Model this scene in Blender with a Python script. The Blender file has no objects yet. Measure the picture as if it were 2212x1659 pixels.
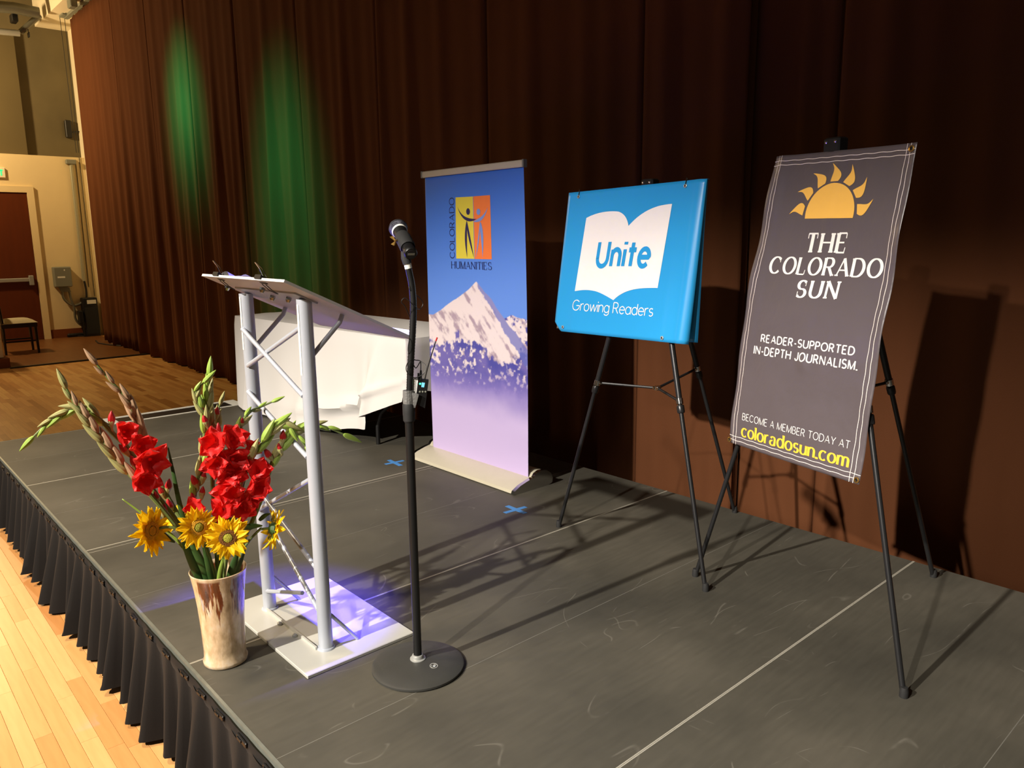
import bpy, math, random
import numpy as np
from mathutils import Vector, Matrix
random.seed(7); RNG = np.random.default_rng(7)
C = bpy.context.scene.collection
SC = bpy.context.scene
V3 = Vector
# ------------------------------------------------------------------ camera
ST = 0.4                       # height of the stage deck above the gym floor
FPX, YAW, PITCH, ROLL = 1668.9, math.radians(138.208), math.radians(10.693), math.radians(-0.616)
CAM = V3((2.323, -0.709, 1.295 + ST))
cF = V3((math.cos(PITCH)*math.cos(YAW), math.cos(PITCH)*math.sin(YAW), -math.sin(PITCH)))
cR = cF.cross(V3((0, 0, 1))).normalized(); cU = cR.cross(cF)
_c, _s = math.cos(ROLL), math.sin(ROLL)
cR, cU = _c*cR + _s*cU, -_s*cR + _c*cU
cd = bpy.data.cameras.new('camera'); cam = bpy.data.objects.new('camera', cd); C.objects.link(cam)
cd.sensor_width = 36; cd.lens = FPX/2212*36; cd.clip_start = 0.05; cd.clip_end = 100
cam.matrix_world = Matrix(((cR.x, cU.x, -cF.x, CAM.x), (cR.y, cU.y, -cF.y, CAM.y), (cR.z, cU.z, -cF.z, CAM.z), (0, 0, 0, 1)))
SC.camera = cam
# ------------------------------------------------------------------ view + world
SC.view_settings.view_transform = 'Standard'; SC.view_settings.look = 'None'
SC.view_settings.gamma = 1; SC.view_settings.use_curve_mapping = False
SC.view_settings.exposure = 0.0
W = bpy.data.worlds.new('world'); SC.world = W; W.use_nodes = True
W.node_tree.nodes['Background'].inputs[0].default_value = (1.0, 0.86, 0.66, 1)
W.node_tree.nodes['Background'].inputs[1].default_value = 0.055
# ------------------------------------------------------------------ stage lamps
def spot(name, loc, aim, power, col, deg, blend=.5, rad=.05, sx=1, sy=1):
    l = bpy.data.lights.new(name, 'SPOT'); l.energy = power; l.color = col
    l.spot_size = math.radians(deg); l.spot_blend = blend; l.shadow_soft_size = rad
    o = bpy.data.objects.new(name, l); C.objects.link(o); o.location = loc
    d = V3(aim) - V3(loc)
    o.rotation_euler = d.to_track_quat('-Z', 'Y').to_euler(); o.scale = (sx, sy, 1)
    return o
WARM = (1.0, .915, .81)
spot('front_spot', (.25, -5.4, 4.65 + ST), (-.55, .85, ST), 4000, WARM, 32, .75, .06, 1.9, 1)
spot('front_spot', (1.95, -4.1, 3.75 + ST), (1.9, 1.15, ST), 1350, WARM, 36, .8, .05, 1.25, 1)
spot('purple_spot', (.36, 1.72, 4.9 + ST), (-.12, .30, ST), 7500, (.11, .08, 1.0), 11.5, .9, .03)
spot('green_spot', (-7.8, 1.2, 5.35), (-7.75, 2.95, 3.25), 1700, (.02, 1.0, .40), 26, 1.0, .38)
spot('green_spot', (-5.2, 1.2, 5.3), (-5.12, 2.95, 1.95), 1500, (.02, 1.0, .40), 29, 1.0, .38)
spot('pink_spot', (-.9, -2.2, 4.9), (-.62, -.52, 0), 60, (1.0, .2, .75), 7, .6, .02)
def point(name, loc, power, col, rad):
    l = bpy.data.lights.new(name, 'POINT'); l.energy = power; l.color = col; l.shadow_soft_size = rad
    o = bpy.data.objects.new(name, l); C.objects.link(o); o.location = loc; return o
point('wing_lamp', (-12.2, .3, 4.3), 430, (1.0, .70, .34), .12)
spot('hall_lamp', (-1.6, -2.6, 6.2), (-1.6, -1.0, 0), 1300, (1.0, .79, .54), 58, .8, .2)
spot('hall_lamp', (-7.5, -2.6, 6.2), (-7.0, .4, 0), 330, (1.0, .76, .44), 64, .9, .2)
# ------------------------------------------------------------------ pixel helpers (2212 x 1659 frame)
def ray(px): return cF + cR*((px[0]-1106)/FPX) - cU*((px[1]-829.5)/FPX)
def on(px, k, v):
    d = ray(px); return CAM + d*((v - CAM[k])/d[k])
def deck(px): return on(px, 2, ST)
def proj(p):
    d = V3(p) - CAM; z = d.dot(cF)
    return (1106 + FPX*d.dot(cR)/z, 829.5 - FPX*d.dot(cU)/z)
def facing(px, ref, away=0.0):
    """point on the upright plane through ref that faces the camera, moved away from it along the sight line"""
    n = V3((ref[0]-CAM.x, ref[1]-CAM.y, 0)).normalized(); d = ray(px)
    t = (V3((ref[0], ref[1], 0)) - V3((CAM.x, CAM.y, 0))).dot(n)/d.dot(n)
    return CAM + d*t + d.normalized()*away
# ------------------------------------------------------------------ materials
def srgb(r, g, b):
    f = lambda c: (c/255/12.92) if c/255 <= .04045 else ((c/255+.055)/1.055)**2.4
    return (f(r), f(g), f(b), 1)
def mat(name, col, rough=.5, metal=0., var=.12, scale=40, bump=0., spec=.5, stretch=None, sheen=0, trans=0, coat=0):
    m = bpy.data.materials.new(name); m.use_nodes = True; nt = m.node_tree; N = nt.nodes; L = nt.links
    b = N['Principled BSDF']; b.inputs['Roughness'].default_value = rough; b.inputs['Metallic'].default_value = metal
    b.inputs['Specular IOR Level'].default_value = spec
    if sheen: b.inputs['Sheen Weight'].default_value = sheen
    if trans: b.inputs['Transmission Weight'].default_value = trans
    if coat: b.inputs['Coat Weight'].default_value = coat; b.inputs['Coat Roughness'].default_value = .12
    tc = N.new('ShaderNodeTexCoord'); n = N.new('ShaderNodeTexNoise'); n.inputs['Scale'].default_value = scale; n.inputs['Detail'].default_value = 4
    if stretch:
        mp = N.new('ShaderNodeMapping'); mp.inputs['Scale'].default_value = stretch; L.new(tc.outputs['Object'], mp.inputs[0]); L.new(mp.outputs[0], n.inputs[0])
    else: L.new(tc.outputs['Object'], n.inputs[0])
    mx = N.new('ShaderNodeMix'); mx.data_type = 'RGBA'
    c = [max(0, x) for x in col[:3]]
    mx.inputs[6].default_value = (*[x*(1-var) for x in c], 1); mx.inputs[7].default_value = (*[min(1, x*(1+var)) for x in c], 1)
    L.new(n.outputs['Fac'], mx.inputs[0]); L.new(mx.outputs[2], b.inputs['Base Color'])
    if bump:
        bp = N.new('ShaderNodeBump'); bp.inputs['Strength'].default_value = bump; bp.inputs['Distance'].default_value = .01
        L.new(n.outputs['Fac'], bp.inputs['Height']); L.new(bp.outputs[0], b.inputs['Normal'])
    return m
def nodes_of(m): return m.node_tree.nodes, m.node_tree.links, m.node_tree.nodes['Principled BSDF']
def ramp(N, stops):
    r = N.new('ShaderNodeValToRGB'); e = r.color_ramp.elements
    while len(e) > 1: e.remove(e[0])
    e[0].position, e[0].color = stops[0]
    for p, c in stops[1:]:
        q = e.new(p); q.color = c
    return r
M = {}
M['black_metal'] = mat('black_metal', srgb(20, 20, 20), .4, .0, .1)
def mic_base():
    m = mat('cast_iron_black', srgb(52, 52, 49), .5, 0, .2, 14, .15); N, L, b = nodes_of(m); return m
M['cast_iron'] = mic_base()
M['easel_black'] = mat('easel_black', srgb(38, 38, 39), .33, .35, .1)
M['chrome'] = mat('chrome', srgb(200, 200, 200), .16, 1, .03)
M['steel'] = mat('steel', srgb(176, 178, 174), .36, .45, .06)
M['silver_paint'] = mat('silver_paint', srgb(186, 192, 202), .36, .25, .03)
M['plate_white'] = mat('plate_white', srgb(186, 185, 176), .34, 0, .03, 8)
M['rubber'] = mat('rubber', srgb(26, 26, 26), .75, 0, .1)
M['white_tape'] = mat('white_tape', srgb(226, 226, 216), .6, 0, .06)
M['duct_tape'] = mat('duct_tape', srgb(120, 120, 118), .42, .3, .25, 60, .4)
M['blue_tape'] = mat('blue_tape', srgb(66, 132, 200), .65, 0, .06)
M['cloth'] = mat('cloth_white', srgb(226, 223, 219), .9, 0, .02, 300, .04, .2, None, .1)
M['skirt'] = mat('skirt_black', srgb(10, 9, 9), .8, 0, .2, 300, .1, .25, None, .06)
M['vinyl_blue'] = mat('vinyl_blue', srgb(40, 152, 214), .32, 0, .04, 6)
M['vinyl_white'] = mat('vinyl_white', srgb(240, 236, 230), .4, 0, .02)
M['vinyl_grey'] = mat('vinyl_grey', srgb(88, 80, 83), .34, 0, .08, 7, .8)
M['gold_print'] = mat('gold_print', srgb(240, 186, 84), .42, 0, .03)
M['yellow_print'] = mat('yellow_print', srgb(238, 192, 62), .42, 0, .03)
M['cream_wall'] = mat('cream_wall', srgb(226, 206, 160), .85, 0, .03, 5)
M['white_wall'] = mat('white_wall', srgb(236, 226, 200), .85, 0, .02, 5)
M['concrete'] = mat('concrete', srgb(100, 90, 64), .9, 0, .35, 1.6, .3)
M['plaster_olive'] = mat('plaster_olive', srgb(96, 84, 54), .9, 0, .12, 2)
M['duct'] = mat('duct', srgb(120, 120, 108), .4, .6, .1)
M['dark_wood'] = mat('dark_wood', srgb(92, 44, 18), .42, 0, .3, 3, 0, .5, (8, 8, .7))
M['door_wood'] = mat('door_wood', srgb(92, 40, 12), .42, 0, .22, 3, 0, .5, (6, 6, .6))
M['trim_wood'] = mat('trim_wood', srgb(120, 62, 28), .45, 0, .2, 6)
M['box_grey'] = mat('box_grey', srgb(122, 124, 112), .55, 0, .05)
M['black_plastic'] = mat('black_plastic', srgb(11, 11, 12), .45, 0, .1)
M['cable'] = mat('cable_black', srgb(24, 24, 24), .5, 0, .1)
M['conduit'] = mat('conduit', srgb(170, 166, 140), .4, .4, .08)
M['seat'] = mat('seat_fabric', srgb(176, 168, 140), .9, 0, .1, 60)
M['chair_wood'] = mat('chair_wood', srgb(22, 15, 11), .4, 0, .2)
M['brass'] = mat('brass', srgb(190, 150, 80), .28, .9, .08)
M['paper'] = mat('paper', srgb(236, 236, 232), .8, 0, .02)
M['navy_print'] = mat('navy_print', srgb(40, 36, 84), .45, 0, .05)
M['slate_print'] = mat('slate_print', srgb(22, 34, 92), .45, 0, .05)
M['sky_print'] = mat('sky_print', srgb(118, 146, 214), .45, 0, .03)
M['lemon_print'] = mat('lemon_print', srgb(222, 206, 70), .45, 0, .03)
M['orange_print'] = mat('orange_print', srgb(240, 124, 62), .45, 0, .03)
M['thread'] = mat('thread', srgb(226, 214, 208), .8, 0, .1)
M['stem_green'] = mat('stem_green', srgb(104, 122, 62), .55, 0, .25, 30)
M['bract'] = mat('bract', srgb(160, 158, 100), .55, 0, .3, 25, 0, .4)
M['bract_red'] = mat('bract_red', srgb(172, 140, 108), .55, 0, .3, 25, 0, .4)
M['lime'] = mat('lime_leaf', srgb(148, 178, 72), .5, 0, .25, 25)
M['leaf'] = mat('leaf_green', srgb(52, 84, 34), .5, 0, .3, 20)
M['petal_red'] = mat('petal_red', srgb(226, 26, 24), .5, 0, .22, 28, .15, .4, None, .15)
M['bud_red'] = mat('bud_red', srgb(176, 18, 24), .5, 0, .25, 30)
M['petal_yellow'] = mat('petal_yellow', srgb(255, 208, 14), .55, 0, .16, 40, .1, .4)
def thin_petal(key, col, k):
    N, L, b = nodes_of(M[key]); t = N.new('ShaderNodeBsdfTranslucent'); t.inputs[0].default_value = col; mx = N.new('ShaderNodeMixShader'); mx.inputs[0].default_value = k
    L.new(b.outputs[0], mx.inputs[1]); L.new(t.outputs[0], mx.inputs[2]); L.new(mx.outputs[0], N['Material Output'].inputs[0])
thin_petal('petal_yellow', srgb(255, 214, 20), .35); thin_petal('petal_red', srgb(255, 40, 30), .25)
M['disc_orange'] = mat('disc_orange', srgb(236, 168, 40), .9, 0, .3, 300, .6)
M['disc_brown'] = mat('disc_brown', srgb(120, 72, 16), .9, 0, .4, 300, .8)
M['disc_green'] = mat('disc_green', srgb(168, 164, 50), .9, 0, .3, 300, .6)
M['mic_grille'] = mat('mic_grille', srgb(92, 92, 102), .35, .8, .25, 420, .6)
M['palm'] = mat('palm_leaf', srgb(26, 30, 18), .6, 0, .3)
M['threshold'] = mat('threshold', srgb(70, 66, 50), .5, .5, .1)
def emis(name, col, s):
    m = mat(name, col, .4); b = m.node_tree.nodes['Principled BSDF']
    b.inputs['Emission Color'].default_value = col; b.inputs['Emission Strength'].default_value = s; return m
M['led'] = emis('led_green', (.05, 1, .35, 1), 3); M['lcd'] = emis('lcd_blue', (.15, .5, .7, 1), .4)
M['exit'] = emis('exit_green', (.05, .9, .25, 1), 1.0)
def deck_material():
    m = mat('deck', srgb(84, 82, 76), .5, 0, .1, 3); N, L, b = nodes_of(m)
    tc = N.new('ShaderNodeTexCoord')
    def noise(sc, rot, stretch, det=3, dist=0):
        mp = N.new('ShaderNodeMapping'); mp.inputs['Rotation'].default_value = (0, 0, rot); mp.inputs['Scale'].default_value = stretch
        L.new(tc.outputs['Object'], mp.inputs[0]); n = N.new('ShaderNodeTexNoise'); n.inputs['Scale'].default_value = sc
        n.inputs['Detail'].default_value = det; n.inputs['Distortion'].default_value = dist; L.new(mp.outputs[0], n.inputs[0]); return n
    base = ramp(N, [(.3, srgb(63, 61, 54)), (.55, srgb(77, 74, 65)), (.75, srgb(88, 84, 74))])
    L.new(noise(2.2, .3, (1, 1, 1), 6).outputs['Fac'], base.inputs[0])
    fine = noise(60, .9, (1, .12, 1), 4)
    mx = N.new('ShaderNodeMix'); mx.data_type = 'RGBA'; mx.blend_type = 'OVERLAY'; mx.inputs[0].default_value = .16
    L.new(base.outputs[0], mx.inputs[6]); L.new(fine.outputs['Fac'], mx.inputs[7])
    out = mx.outputs[2]
    for sc, rot, st, wd, amt in ((2.6, .5, (1, .35, 1), .0025, .3), (3.4, -1.0, (1, .3, 1), .0022, .28), (1.7, 2.2, (1, .5, 1), .0014, .4)):
        n = noise(sc, rot, st, 1.5, .3)
        a = N.new('ShaderNodeMath'); a.operation = 'SUBTRACT'; a.inputs[1].default_value = .5; L.new(n.outputs['Fac'], a.inputs[0])
        ab = N.new('ShaderNodeMath'); ab.operation = 'ABSOLUTE'; L.new(a.outputs[0], ab.inputs[0])
        lt = N.new('ShaderNodeMapRange'); lt.inputs[1].default_value = 0; lt.inputs[2].default_value = wd; lt.inputs[3].default_value = 1; lt.inputs[4].default_value = 0; L.new(ab.outputs[0], lt.inputs[0])
        br = noise(9, 0, (1, 1, 1), 2); th = N.new('ShaderNodeMapRange'); th.inputs[1].default_value = .52; th.inputs[2].default_value = .62; th.inputs[4].default_value = amt; L.new(br.outputs['Fac'], th.inputs[0])
        mu = N.new('ShaderNodeMath'); mu.operation = 'MULTIPLY'; L.new(lt.outputs[0], mu.inputs[0]); L.new(th.outputs[0], mu.inputs[1])
        m2 = N.new('ShaderNodeMix'); m2.data_type = 'RGBA'; m2.inputs[7].default_value = srgb(138, 134, 124)
        L.new(mu.outputs[0], m2.inputs[0]); L.new(out, m2.inputs[6]); out = m2.outputs[2]
    L.new(out, b.inputs['Base Color'])
    rr = N.new('ShaderNodeMapRange'); rr.inputs[3].default_value = .52; rr.inputs[4].default_value = .64; b.inputs['Specular IOR Level'].default_value = .35
    L.new(fine.outputs['Fac'], rr.inputs[0]); L.new(rr.outputs[0], b.inputs['Roughness'])
    return m
M['deck'] = deck_material()
M['deck_strip'] = mat('deck_strip', srgb(176, 172, 158), .45, .2, .15)
M['deck_joint'] = mat('deck_joint', srgb(108, 106, 98), .5, 0, .15)
M['trim_alu'] = mat('trim_alu', srgb(138, 142, 132), .4, .5, .2)
def wood_material(name, plank):
    m = mat(name, srgb(216, 160, 92), .32, 0, .1, 4); N, L, b = nodes_of(m); tc = N.new('ShaderNodeTexCoord')
    mp = N.new('ShaderNodeMapping'); mp.inputs['Scale'].default_value = (3, 34, 3); L.new(tc.outputs['Object'], mp.inputs[0])
    n = N.new('ShaderNodeTexNoise'); n.inputs['Scale'].default_value = 1.4; n.inputs['Detail'].default_value = 5; L.new(mp.outputs[0], n.inputs[0])
    if plank:
        oi = N.new('ShaderNodeObjectInfo'); key = oi.outputs['Random']
        r = ramp(N, [(0, srgb(196, 136, 78)), (.3, srgb(214, 158, 96)), (.7, srgb(228, 176, 114)), (1, srgb(210, 140, 80))])
    else:
        br = N.new('ShaderNodeTexBrick'); br.inputs['Scale'].default_value = 1; br.inputs['Brick Width'].default_value = .62; br.inputs['Row Height'].default_value = .057
        br.inputs['Mortar Size'].default_value = .0012; br.inputs['Color1'].default_value = (0, 0, 0, 1); br.inputs['Color2'].default_value = (1, 1, 1, 1); br.inputs['Mortar'].default_value = (.1, .1, .1, 1); br.offset = .37
        L.new(tc.outputs['Object'], br.inputs[0]); key = br.outputs['Color']
        r = ramp(N, [(0, srgb(178, 124, 64)), (.25, srgb(206, 150, 86)), (.7, srgb(222, 170, 102)), (1, srgb(226, 178, 108))])
    L.new(key, r.inputs[0])
    mx = N.new('ShaderNodeMix'); mx.data_type = 'RGBA'; mx.blend_type = 'MULTIPLY'; mx.inputs[0].default_value = .35
    g = ramp(N, [(.3, (.72, .66, .58, 1)), (.62, (1, 1, 1, 1))]); L.new(n.outputs['Fac'], g.inputs[0])
    L.new(r.outputs[0], mx.inputs[6]); L.new(g.outputs[0], mx.inputs[7]); L.new(mx.outputs[2], b.inputs['Base Color'])
    return m
M['plank'] = wood_material('maple_plank', True); M['floor'] = wood_material('maple_floor', False)
def wing_material():
    m = mat('wing_floor', srgb(112, 70, 32), .4, 0, .3, 2.2, 0, .5, (1, 9, 1)); return m
M['wing_floor'] = wing_material()
def curtain_material():
    m = mat('curtain', srgb(96, 59, 37), .95, 0, .16, 2.4, 0, .05, (1.5, 1, .5)); N, L, b = nodes_of(m)
    n = N.new('ShaderNodeTexNoise'); n.inputs['Scale'].default_value = 240; tc = N.new('ShaderNodeTexCoord'); L.new(tc.outputs['Object'], n.inputs[0])
    bp = N.new('ShaderNodeBump'); bp.inputs['Strength'].default_value = .25; bp.inputs['Distance'].default_value = .004; L.new(n.outputs['Fac'], bp.inputs['Height']); L.new(bp.outputs[0], b.inputs['Normal'])
    return m
M['curtain'] = curtain_material()
def vase_material():
    m = mat('vase_glaze', srgb(206, 180, 146), .22, 0, .12, 20, .0, .5, (1, 1, .4), 0, 0, .5); N, L, b = nodes_of(m)
    tc = N.new('ShaderNodeTexCoord'); sp = N.new('ShaderNodeSeparateXYZ'); L.new(tc.outputs['Object'], sp.inputs[0])
    def nz(sc, st, det=3):
        mp = N.new('ShaderNodeMapping'); mp.inputs['Scale'].default_value = st; L.new(tc.outputs['Object'], mp.inputs[0])
        n = N.new('ShaderNodeTexNoise'); n.inputs['Scale'].default_value = sc; n.inputs['Detail'].default_value = det; L.new(mp.outputs[0], n.inputs[0]); return n.outputs['Fac']
    def ma(op, a, c):
        k = N.new('ShaderNodeMath'); k.operation = op
        for i, q in enumerate((a, c)):
            if isinstance(q, (int, float)): k.inputs[i].default_value = q
            else: L.new(q, k.inputs[i])
        return k.outputs[0]
    an = ma('ARCTAN2', sp.outputs[1], sp.outputs[0])                       # glaze was poured in two tongues
    def tongue(c, w):
        k = ma('ABSOLUTE', ma('SUBTRACT', an, c), 0); r_ = N.new('ShaderNodeMapRange'); r_.inputs[1].default_value = w; r_.inputs[2].default_value = w*.7; L.new(ma('ADD', k, ma('MULTIPLY', ma('SUBTRACT', nz(40, (1, 1, .3), 3), .5), .5)), r_.inputs[0]); return r_.outputs[0]
    tg = ma('MAXIMUM', ma('MAXIMUM', tongue(-.75, .62), tongue(.55, .62)), ma('MAXIMUM', tongue(1.9, .5), tongue(2.9, .4)))
    lev = ma('ADD', ma('ADD', sp.outputs[2], ma('MULTIPLY', ma('SUBTRACT', nz(150, (1, 1, .05), 3), .5), .26)), ma('MULTIPLY', ma('SUBTRACT', tg, 1), .3))
    fac = N.new('ShaderNodeMapRange'); fac.inputs[1].default_value = .195; fac.inputs[2].default_value = .21; L.new(lev, fac.inputs[0])
    rim = N.new('ShaderNodeMapRange'); rim.inputs[1].default_value = .300; rim.inputs[2].default_value = .292; L.new(sp.outputs[2], rim.inputs[0])
    f2 = ma('MULTIPLY', fac.outputs[0], rim.outputs[0])
    brown = ramp(N, [(.35, srgb(58, 34, 30)), (.56, srgb(120, 62, 30)), (.66, srgb(176, 172, 170))]); L.new(nz(60, (1, 1, .12), 4), brown.inputs[0])
    base = ramp(N, [(.3, srgb(176, 150, 112)), (.55, srgb(214, 188, 152)), (.75, srgb(222, 206, 184))]); L.new(nz(45, (1, 1, .5), 4), base.inputs[0])
    mx = N.new('ShaderNodeMix'); mx.data_type = 'RGBA'; L.new(f2, mx.inputs[0]); L.new(base.outputs[0], mx.inputs[6]); L.new(brown.outputs[0], mx.inputs[7])
    L.new(mx.outputs[2], b.inputs['Base Color'])
    bp = N.new('ShaderNodeBump'); bp.inputs['Strength'].default_value = .3; bp.inputs['Distance'].default_value = .004; L.new(nz(60, (1, 1, .6), 3), bp.inputs['Height']); L.new(bp.outputs[0], b.inputs['Normal'])
    return m
M['vase'] = vase_material()
def attr_material(name, rough):
    m = mat(name, (1, 1, 1, 1), rough); N, L, b = nodes_of(m); a = N.new('ShaderNodeAttribute'); a.attribute_name = 'print'
    L.new(a.outputs['Color'], b.inputs['Base Color']); return m
M['print'] = attr_material('banner_print', .45)
def frost_material():
    m = mat('frosted_shelf', srgb(214, 212, 208), .5, 0, .03); N, L, b = nodes_of(m)
    t = N.new('ShaderNodeBsdfTranslucent'); t.inputs[0].default_value = srgb(225, 222, 216); mx = N.new('ShaderNodeMixShader'); mx.inputs[0].default_value = .10
    out = N['Material Output']; L.new(b.outputs[0], mx.inputs[1]); L.new(t.outputs[0], mx.inputs[2]); L.new(mx.outputs[0], out.inputs[0]); return m
M['frost'] = frost_material()
# ------------------------------------------------------------------ mesh helpers
def frames(pts):
    T = []
    for i in range(len(pts)):
        a = pts[max(0, i-1)]; b = pts[min(len(pts)-1, i+1)]; T.append((b-a).normalized())
    n = T[0].orthogonal().normalized(); out = []
    for t in T:
        n = (n - t*n.dot(t)); n = n.normalized() if n.length > 1e-6 else t.orthogonal().normalized()
        out.append((t, n, t.cross(n)))
    return out
class MB:
    def __init__(s): s.v = []; s.f = []; s.mi = []; s.cur = 0
    def add(s, vs, fs):
        o = len(s.v); s.v += [tuple(x) for x in vs]; s.f += [tuple(i+o for i in f) for f in fs]; s.mi += [s.cur]*len(fs); return s
    def box(s, x0, x1, y0, y1, z0, z1, mtx=None):
        vs = [V3((x, y, z)) for z in (z0, z1) for y in (y0, y1) for x in (x0, x1)]
        if mtx: vs = [mtx @ q for q in vs]
        return s.add(vs, [(0, 2, 3, 1), (4, 5, 7, 6), (0, 1, 5, 4), (2, 6, 7, 3), (0, 4, 6, 2), (1, 3, 7, 5)])
    def bevbox(s, x0, x1, y0, y1, z0, z1, b, mtx=None):
        prof = [(x0+b, y0), (x1-b, y0), (x1, y0+b), (x1, y1-b), (x1-b, y1), (x0+b, y1), (x0, y1-b), (x0, y0+b)]
        cx, cy = (x0+x1)/2, (y0+y1)/2
        def ring(z, k): return [V3((cx+(x-cx)*k[0], cy+(y-cy)*k[1], z)) for x, y in prof]
        k = (1-2*b/(x1-x0), 1-2*b/(y1-y0)); rs = [ring(z0, k), ring(z0+b, (1, 1)), ring(z1-b, (1, 1)), ring(z1, k)]
        vs = [q for r in rs for q in r]
        if mtx: vs = [mtx @ q for q in vs]
        fs = [tuple(range(7, -1, -1)), tuple(range(24, 32))]
        for r in range(3):
            for i in range(8): j = (i+1) % 8; fs.append((r*8+i, r*8+j, r*8+8+j, r*8+8+i))
        return s.add(vs, fs)
    def tube(s, pts, r, n=12, caps=True):
        pts = [V3(p) for p in pts]; R = r if isinstance(r, (list, tuple)) else [r]*len(pts); fr = frames(pts); vs = []
        for p, rr, (t, a, b) in zip(pts, R, fr):
            for k in range(n): an = 2*math.pi*k/n; vs.append(p + (a*math.cos(an) + b*math.sin(an))*rr)
        fs = []
        for i in range(len(pts)-1):
            for k in range(n): j = (k+1) % n; fs.append((i*n+k, i*n+j, i*n+n+j, i*n+n+k))
        if caps: fs += [tuple(range(n-1, -1, -1)), tuple((len(pts)-1)*n+k for k in range(n))]
        return s.add(vs, fs)
    def lathe(s, prof, c, n=32, axis=None, caps=True):
        m = V3(axis or (0, 0, 1)).to_track_quat('Z', 'Y').to_matrix(); c = V3(c); vs = []
        for r, z in prof:
            for k in range(n): a = 2*math.pi*k/n; vs.append(c + m @ V3((r*math.cos(a), r*math.sin(a), z)))
        fs = []
        for i in range(len(prof)-1):
            for k in range(n): j = (k+1) % n; fs.append((i*n+k, i*n+j, i*n+n+j, i*n+n+k))
        if caps: fs += [tuple(range(n-1, -1, -1)), tuple((len(prof)-1)*n+k for k in range(n))]
        return s.add(vs, fs)
    def grid(s, fn, nu, nv, u0=0, u1=1, v0=0, v1=1, flip=False):
        vs = [fn(u0+(u1-u0)*i/nu, v0+(v1-v0)*j/nv) for j in range(nv+1) for i in range(nu+1)]
        fs = []
        for j in range(nv):
            for i in range(nu):
                a = j*(nu+1)+i; q = (a, a+1, a+nu+2, a+nu+1); fs.append(q[::-1] if flip else q)
        return s.add(vs, fs)
    def prism(s, pts, off):
        pts = [V3(p) for p in pts]; n = len(pts); off = V3(off)
        fs = [tuple(range(n)), tuple(range(2*n-1, n-1, -1))] + [(i, (i+1) % n, n+(i+1) % n, n+i)[::-1] for i in range(n)]
        return s.add(pts + [p+off for p in pts], fs)
    def mesh(s, name, mats, org=(0, 0, 0), smooth=False):
        o = V3(org); me = bpy.data.meshes.new(name); me.from_pydata([tuple(V3(q)-o) for q in s.v], [], s.f)
        mats = mats if isinstance(mats, (list, tuple)) else [mats]
        for m in mats: me.materials.append(M[m] if isinstance(m, str) else m)
        if len(mats) > 1: me.polygons.foreach_set('material_index', s.mi)
        if smooth: me.polygons.foreach_set('use_smooth', [True]*len(me.polygons)); me.set_sharp_from_angle(angle=math.radians(smooth if smooth is not True else 40))
        me.update(); return me
    def build(s, name, mats, parent=None, smooth=False, org=None):
        o0 = wloc(parent) if parent else V3(org or (0, 0, 0))
        ob = bpy.data.objects.new(name, s.mesh(name, mats, o0, smooth)); C.objects.link(ob)
        if parent: ob.parent = parent
        else: ob.location = o0
        return ob
def wloc(o):
    l = V3((0, 0, 0))
    while o: l += o.location; o = o.parent
    return l
def tag(o, label, cat, group=None, kind=None):
    o['label'] = label; o['category'] = cat
    if group: o['group'] = group
    if kind: o['kind'] = kind
    return o
def thing(name, loc, label, cat, group=None):
    o = bpy.data.objects.new(name, None); C.objects.link(o); o.location = loc; o.empty_display_size = .1
    return tag(o, label, cat, group)
def struct(o, label, cat):
    o['kind'] = 'structure'; return tag(o, label, cat)
def link_mesh(name, me, parent, m):
    o = bpy.data.objects.new(name, me); C.objects.link(o); o.parent = parent; o.matrix_local = m; return o
# ================================================================== SETTING
D = 1.2192
XF, XU = -13.52, -13.72                    # far wall: cream lower part, rough upper part
CY = 2.95                                  # curtain line
PX0, PX1, PY0 = -4.6, .75, -1.02           # area of single planks
m = MB()
m.add([(XF-.3, -6, 0), (PX0, -6, 0), (PX0, 3.2, 0), (XF-.3, 3.2, 0)], [(0, 1, 2, 3)])
m.add([(PX0, -6, 0), (5.5, -6, 0), (5.5, PY0, 0), (PX0, PY0, 0)], [(0, 1, 2, 3)])
m.add([(PX0, .05, 0), (5.5, .05, 0), (5.5, 3.2, 0), (PX0, 3.2, 0)], [(0, 1, 2, 3)])
m.add([(PX1, PY0, 0), (5.5, PY0, 0), (5.5, .05, 0), (PX1, .05, 0)], [(0, 1, 2, 3)])
m.add([(PX0, PY0, -.012), (PX1, PY0, -.012), (PX1, .05, -.012), (PX0, .05, -.012)], [(0, 1, 2, 3)])
floor = struct(m.build('floor', 'floor'), 'pale maple strip floor of the hall around the stage', 'floor')
rows = int((.05-PY0)/.057)+1
pm = {}
def plank_mesh(L, w=.057):
    k = round(L, 2)
    if (k, w) not in pm:
        b = MB(); b.bevbox(-k/2+.0004, k/2-.0004, -w/2+.0004, w/2-.0004, -.011, 0, .0008); pm[(k, w)] = b.mesh('plank', 'plank')
    return pm[(k, w)], k
for r in range(rows):
    y = .05 - .057*(r+.5); x = PX0 + random.choice((0, .15, .3))
    while x < PX1:
        me, k = plank_mesh(random.choice((.34, .44, .56, .7, .82)))
        link_mesh('plank', me, floor, Matrix.Translation((x+k/2, y, 0))); x += k
m = MB(); m.box(XF, -10.2, .9, CY+.15, .0005, .006); struct(m.build('floor_wing', 'wing_floor'), 'darker brown wooden floor in front of the wood door', 'floor')
m = MB(); a, b = on((22, 796), 2, .004), on((322, 765), 2, .004)
m.tube([a + V3((0, 0, .004)), b + V3((0, 0, .004))], .016, 6)
struct(m.build('trim_1', 'threshold'), 'dark threshold strip where the two wooden floors meet', 'trim')
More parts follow.
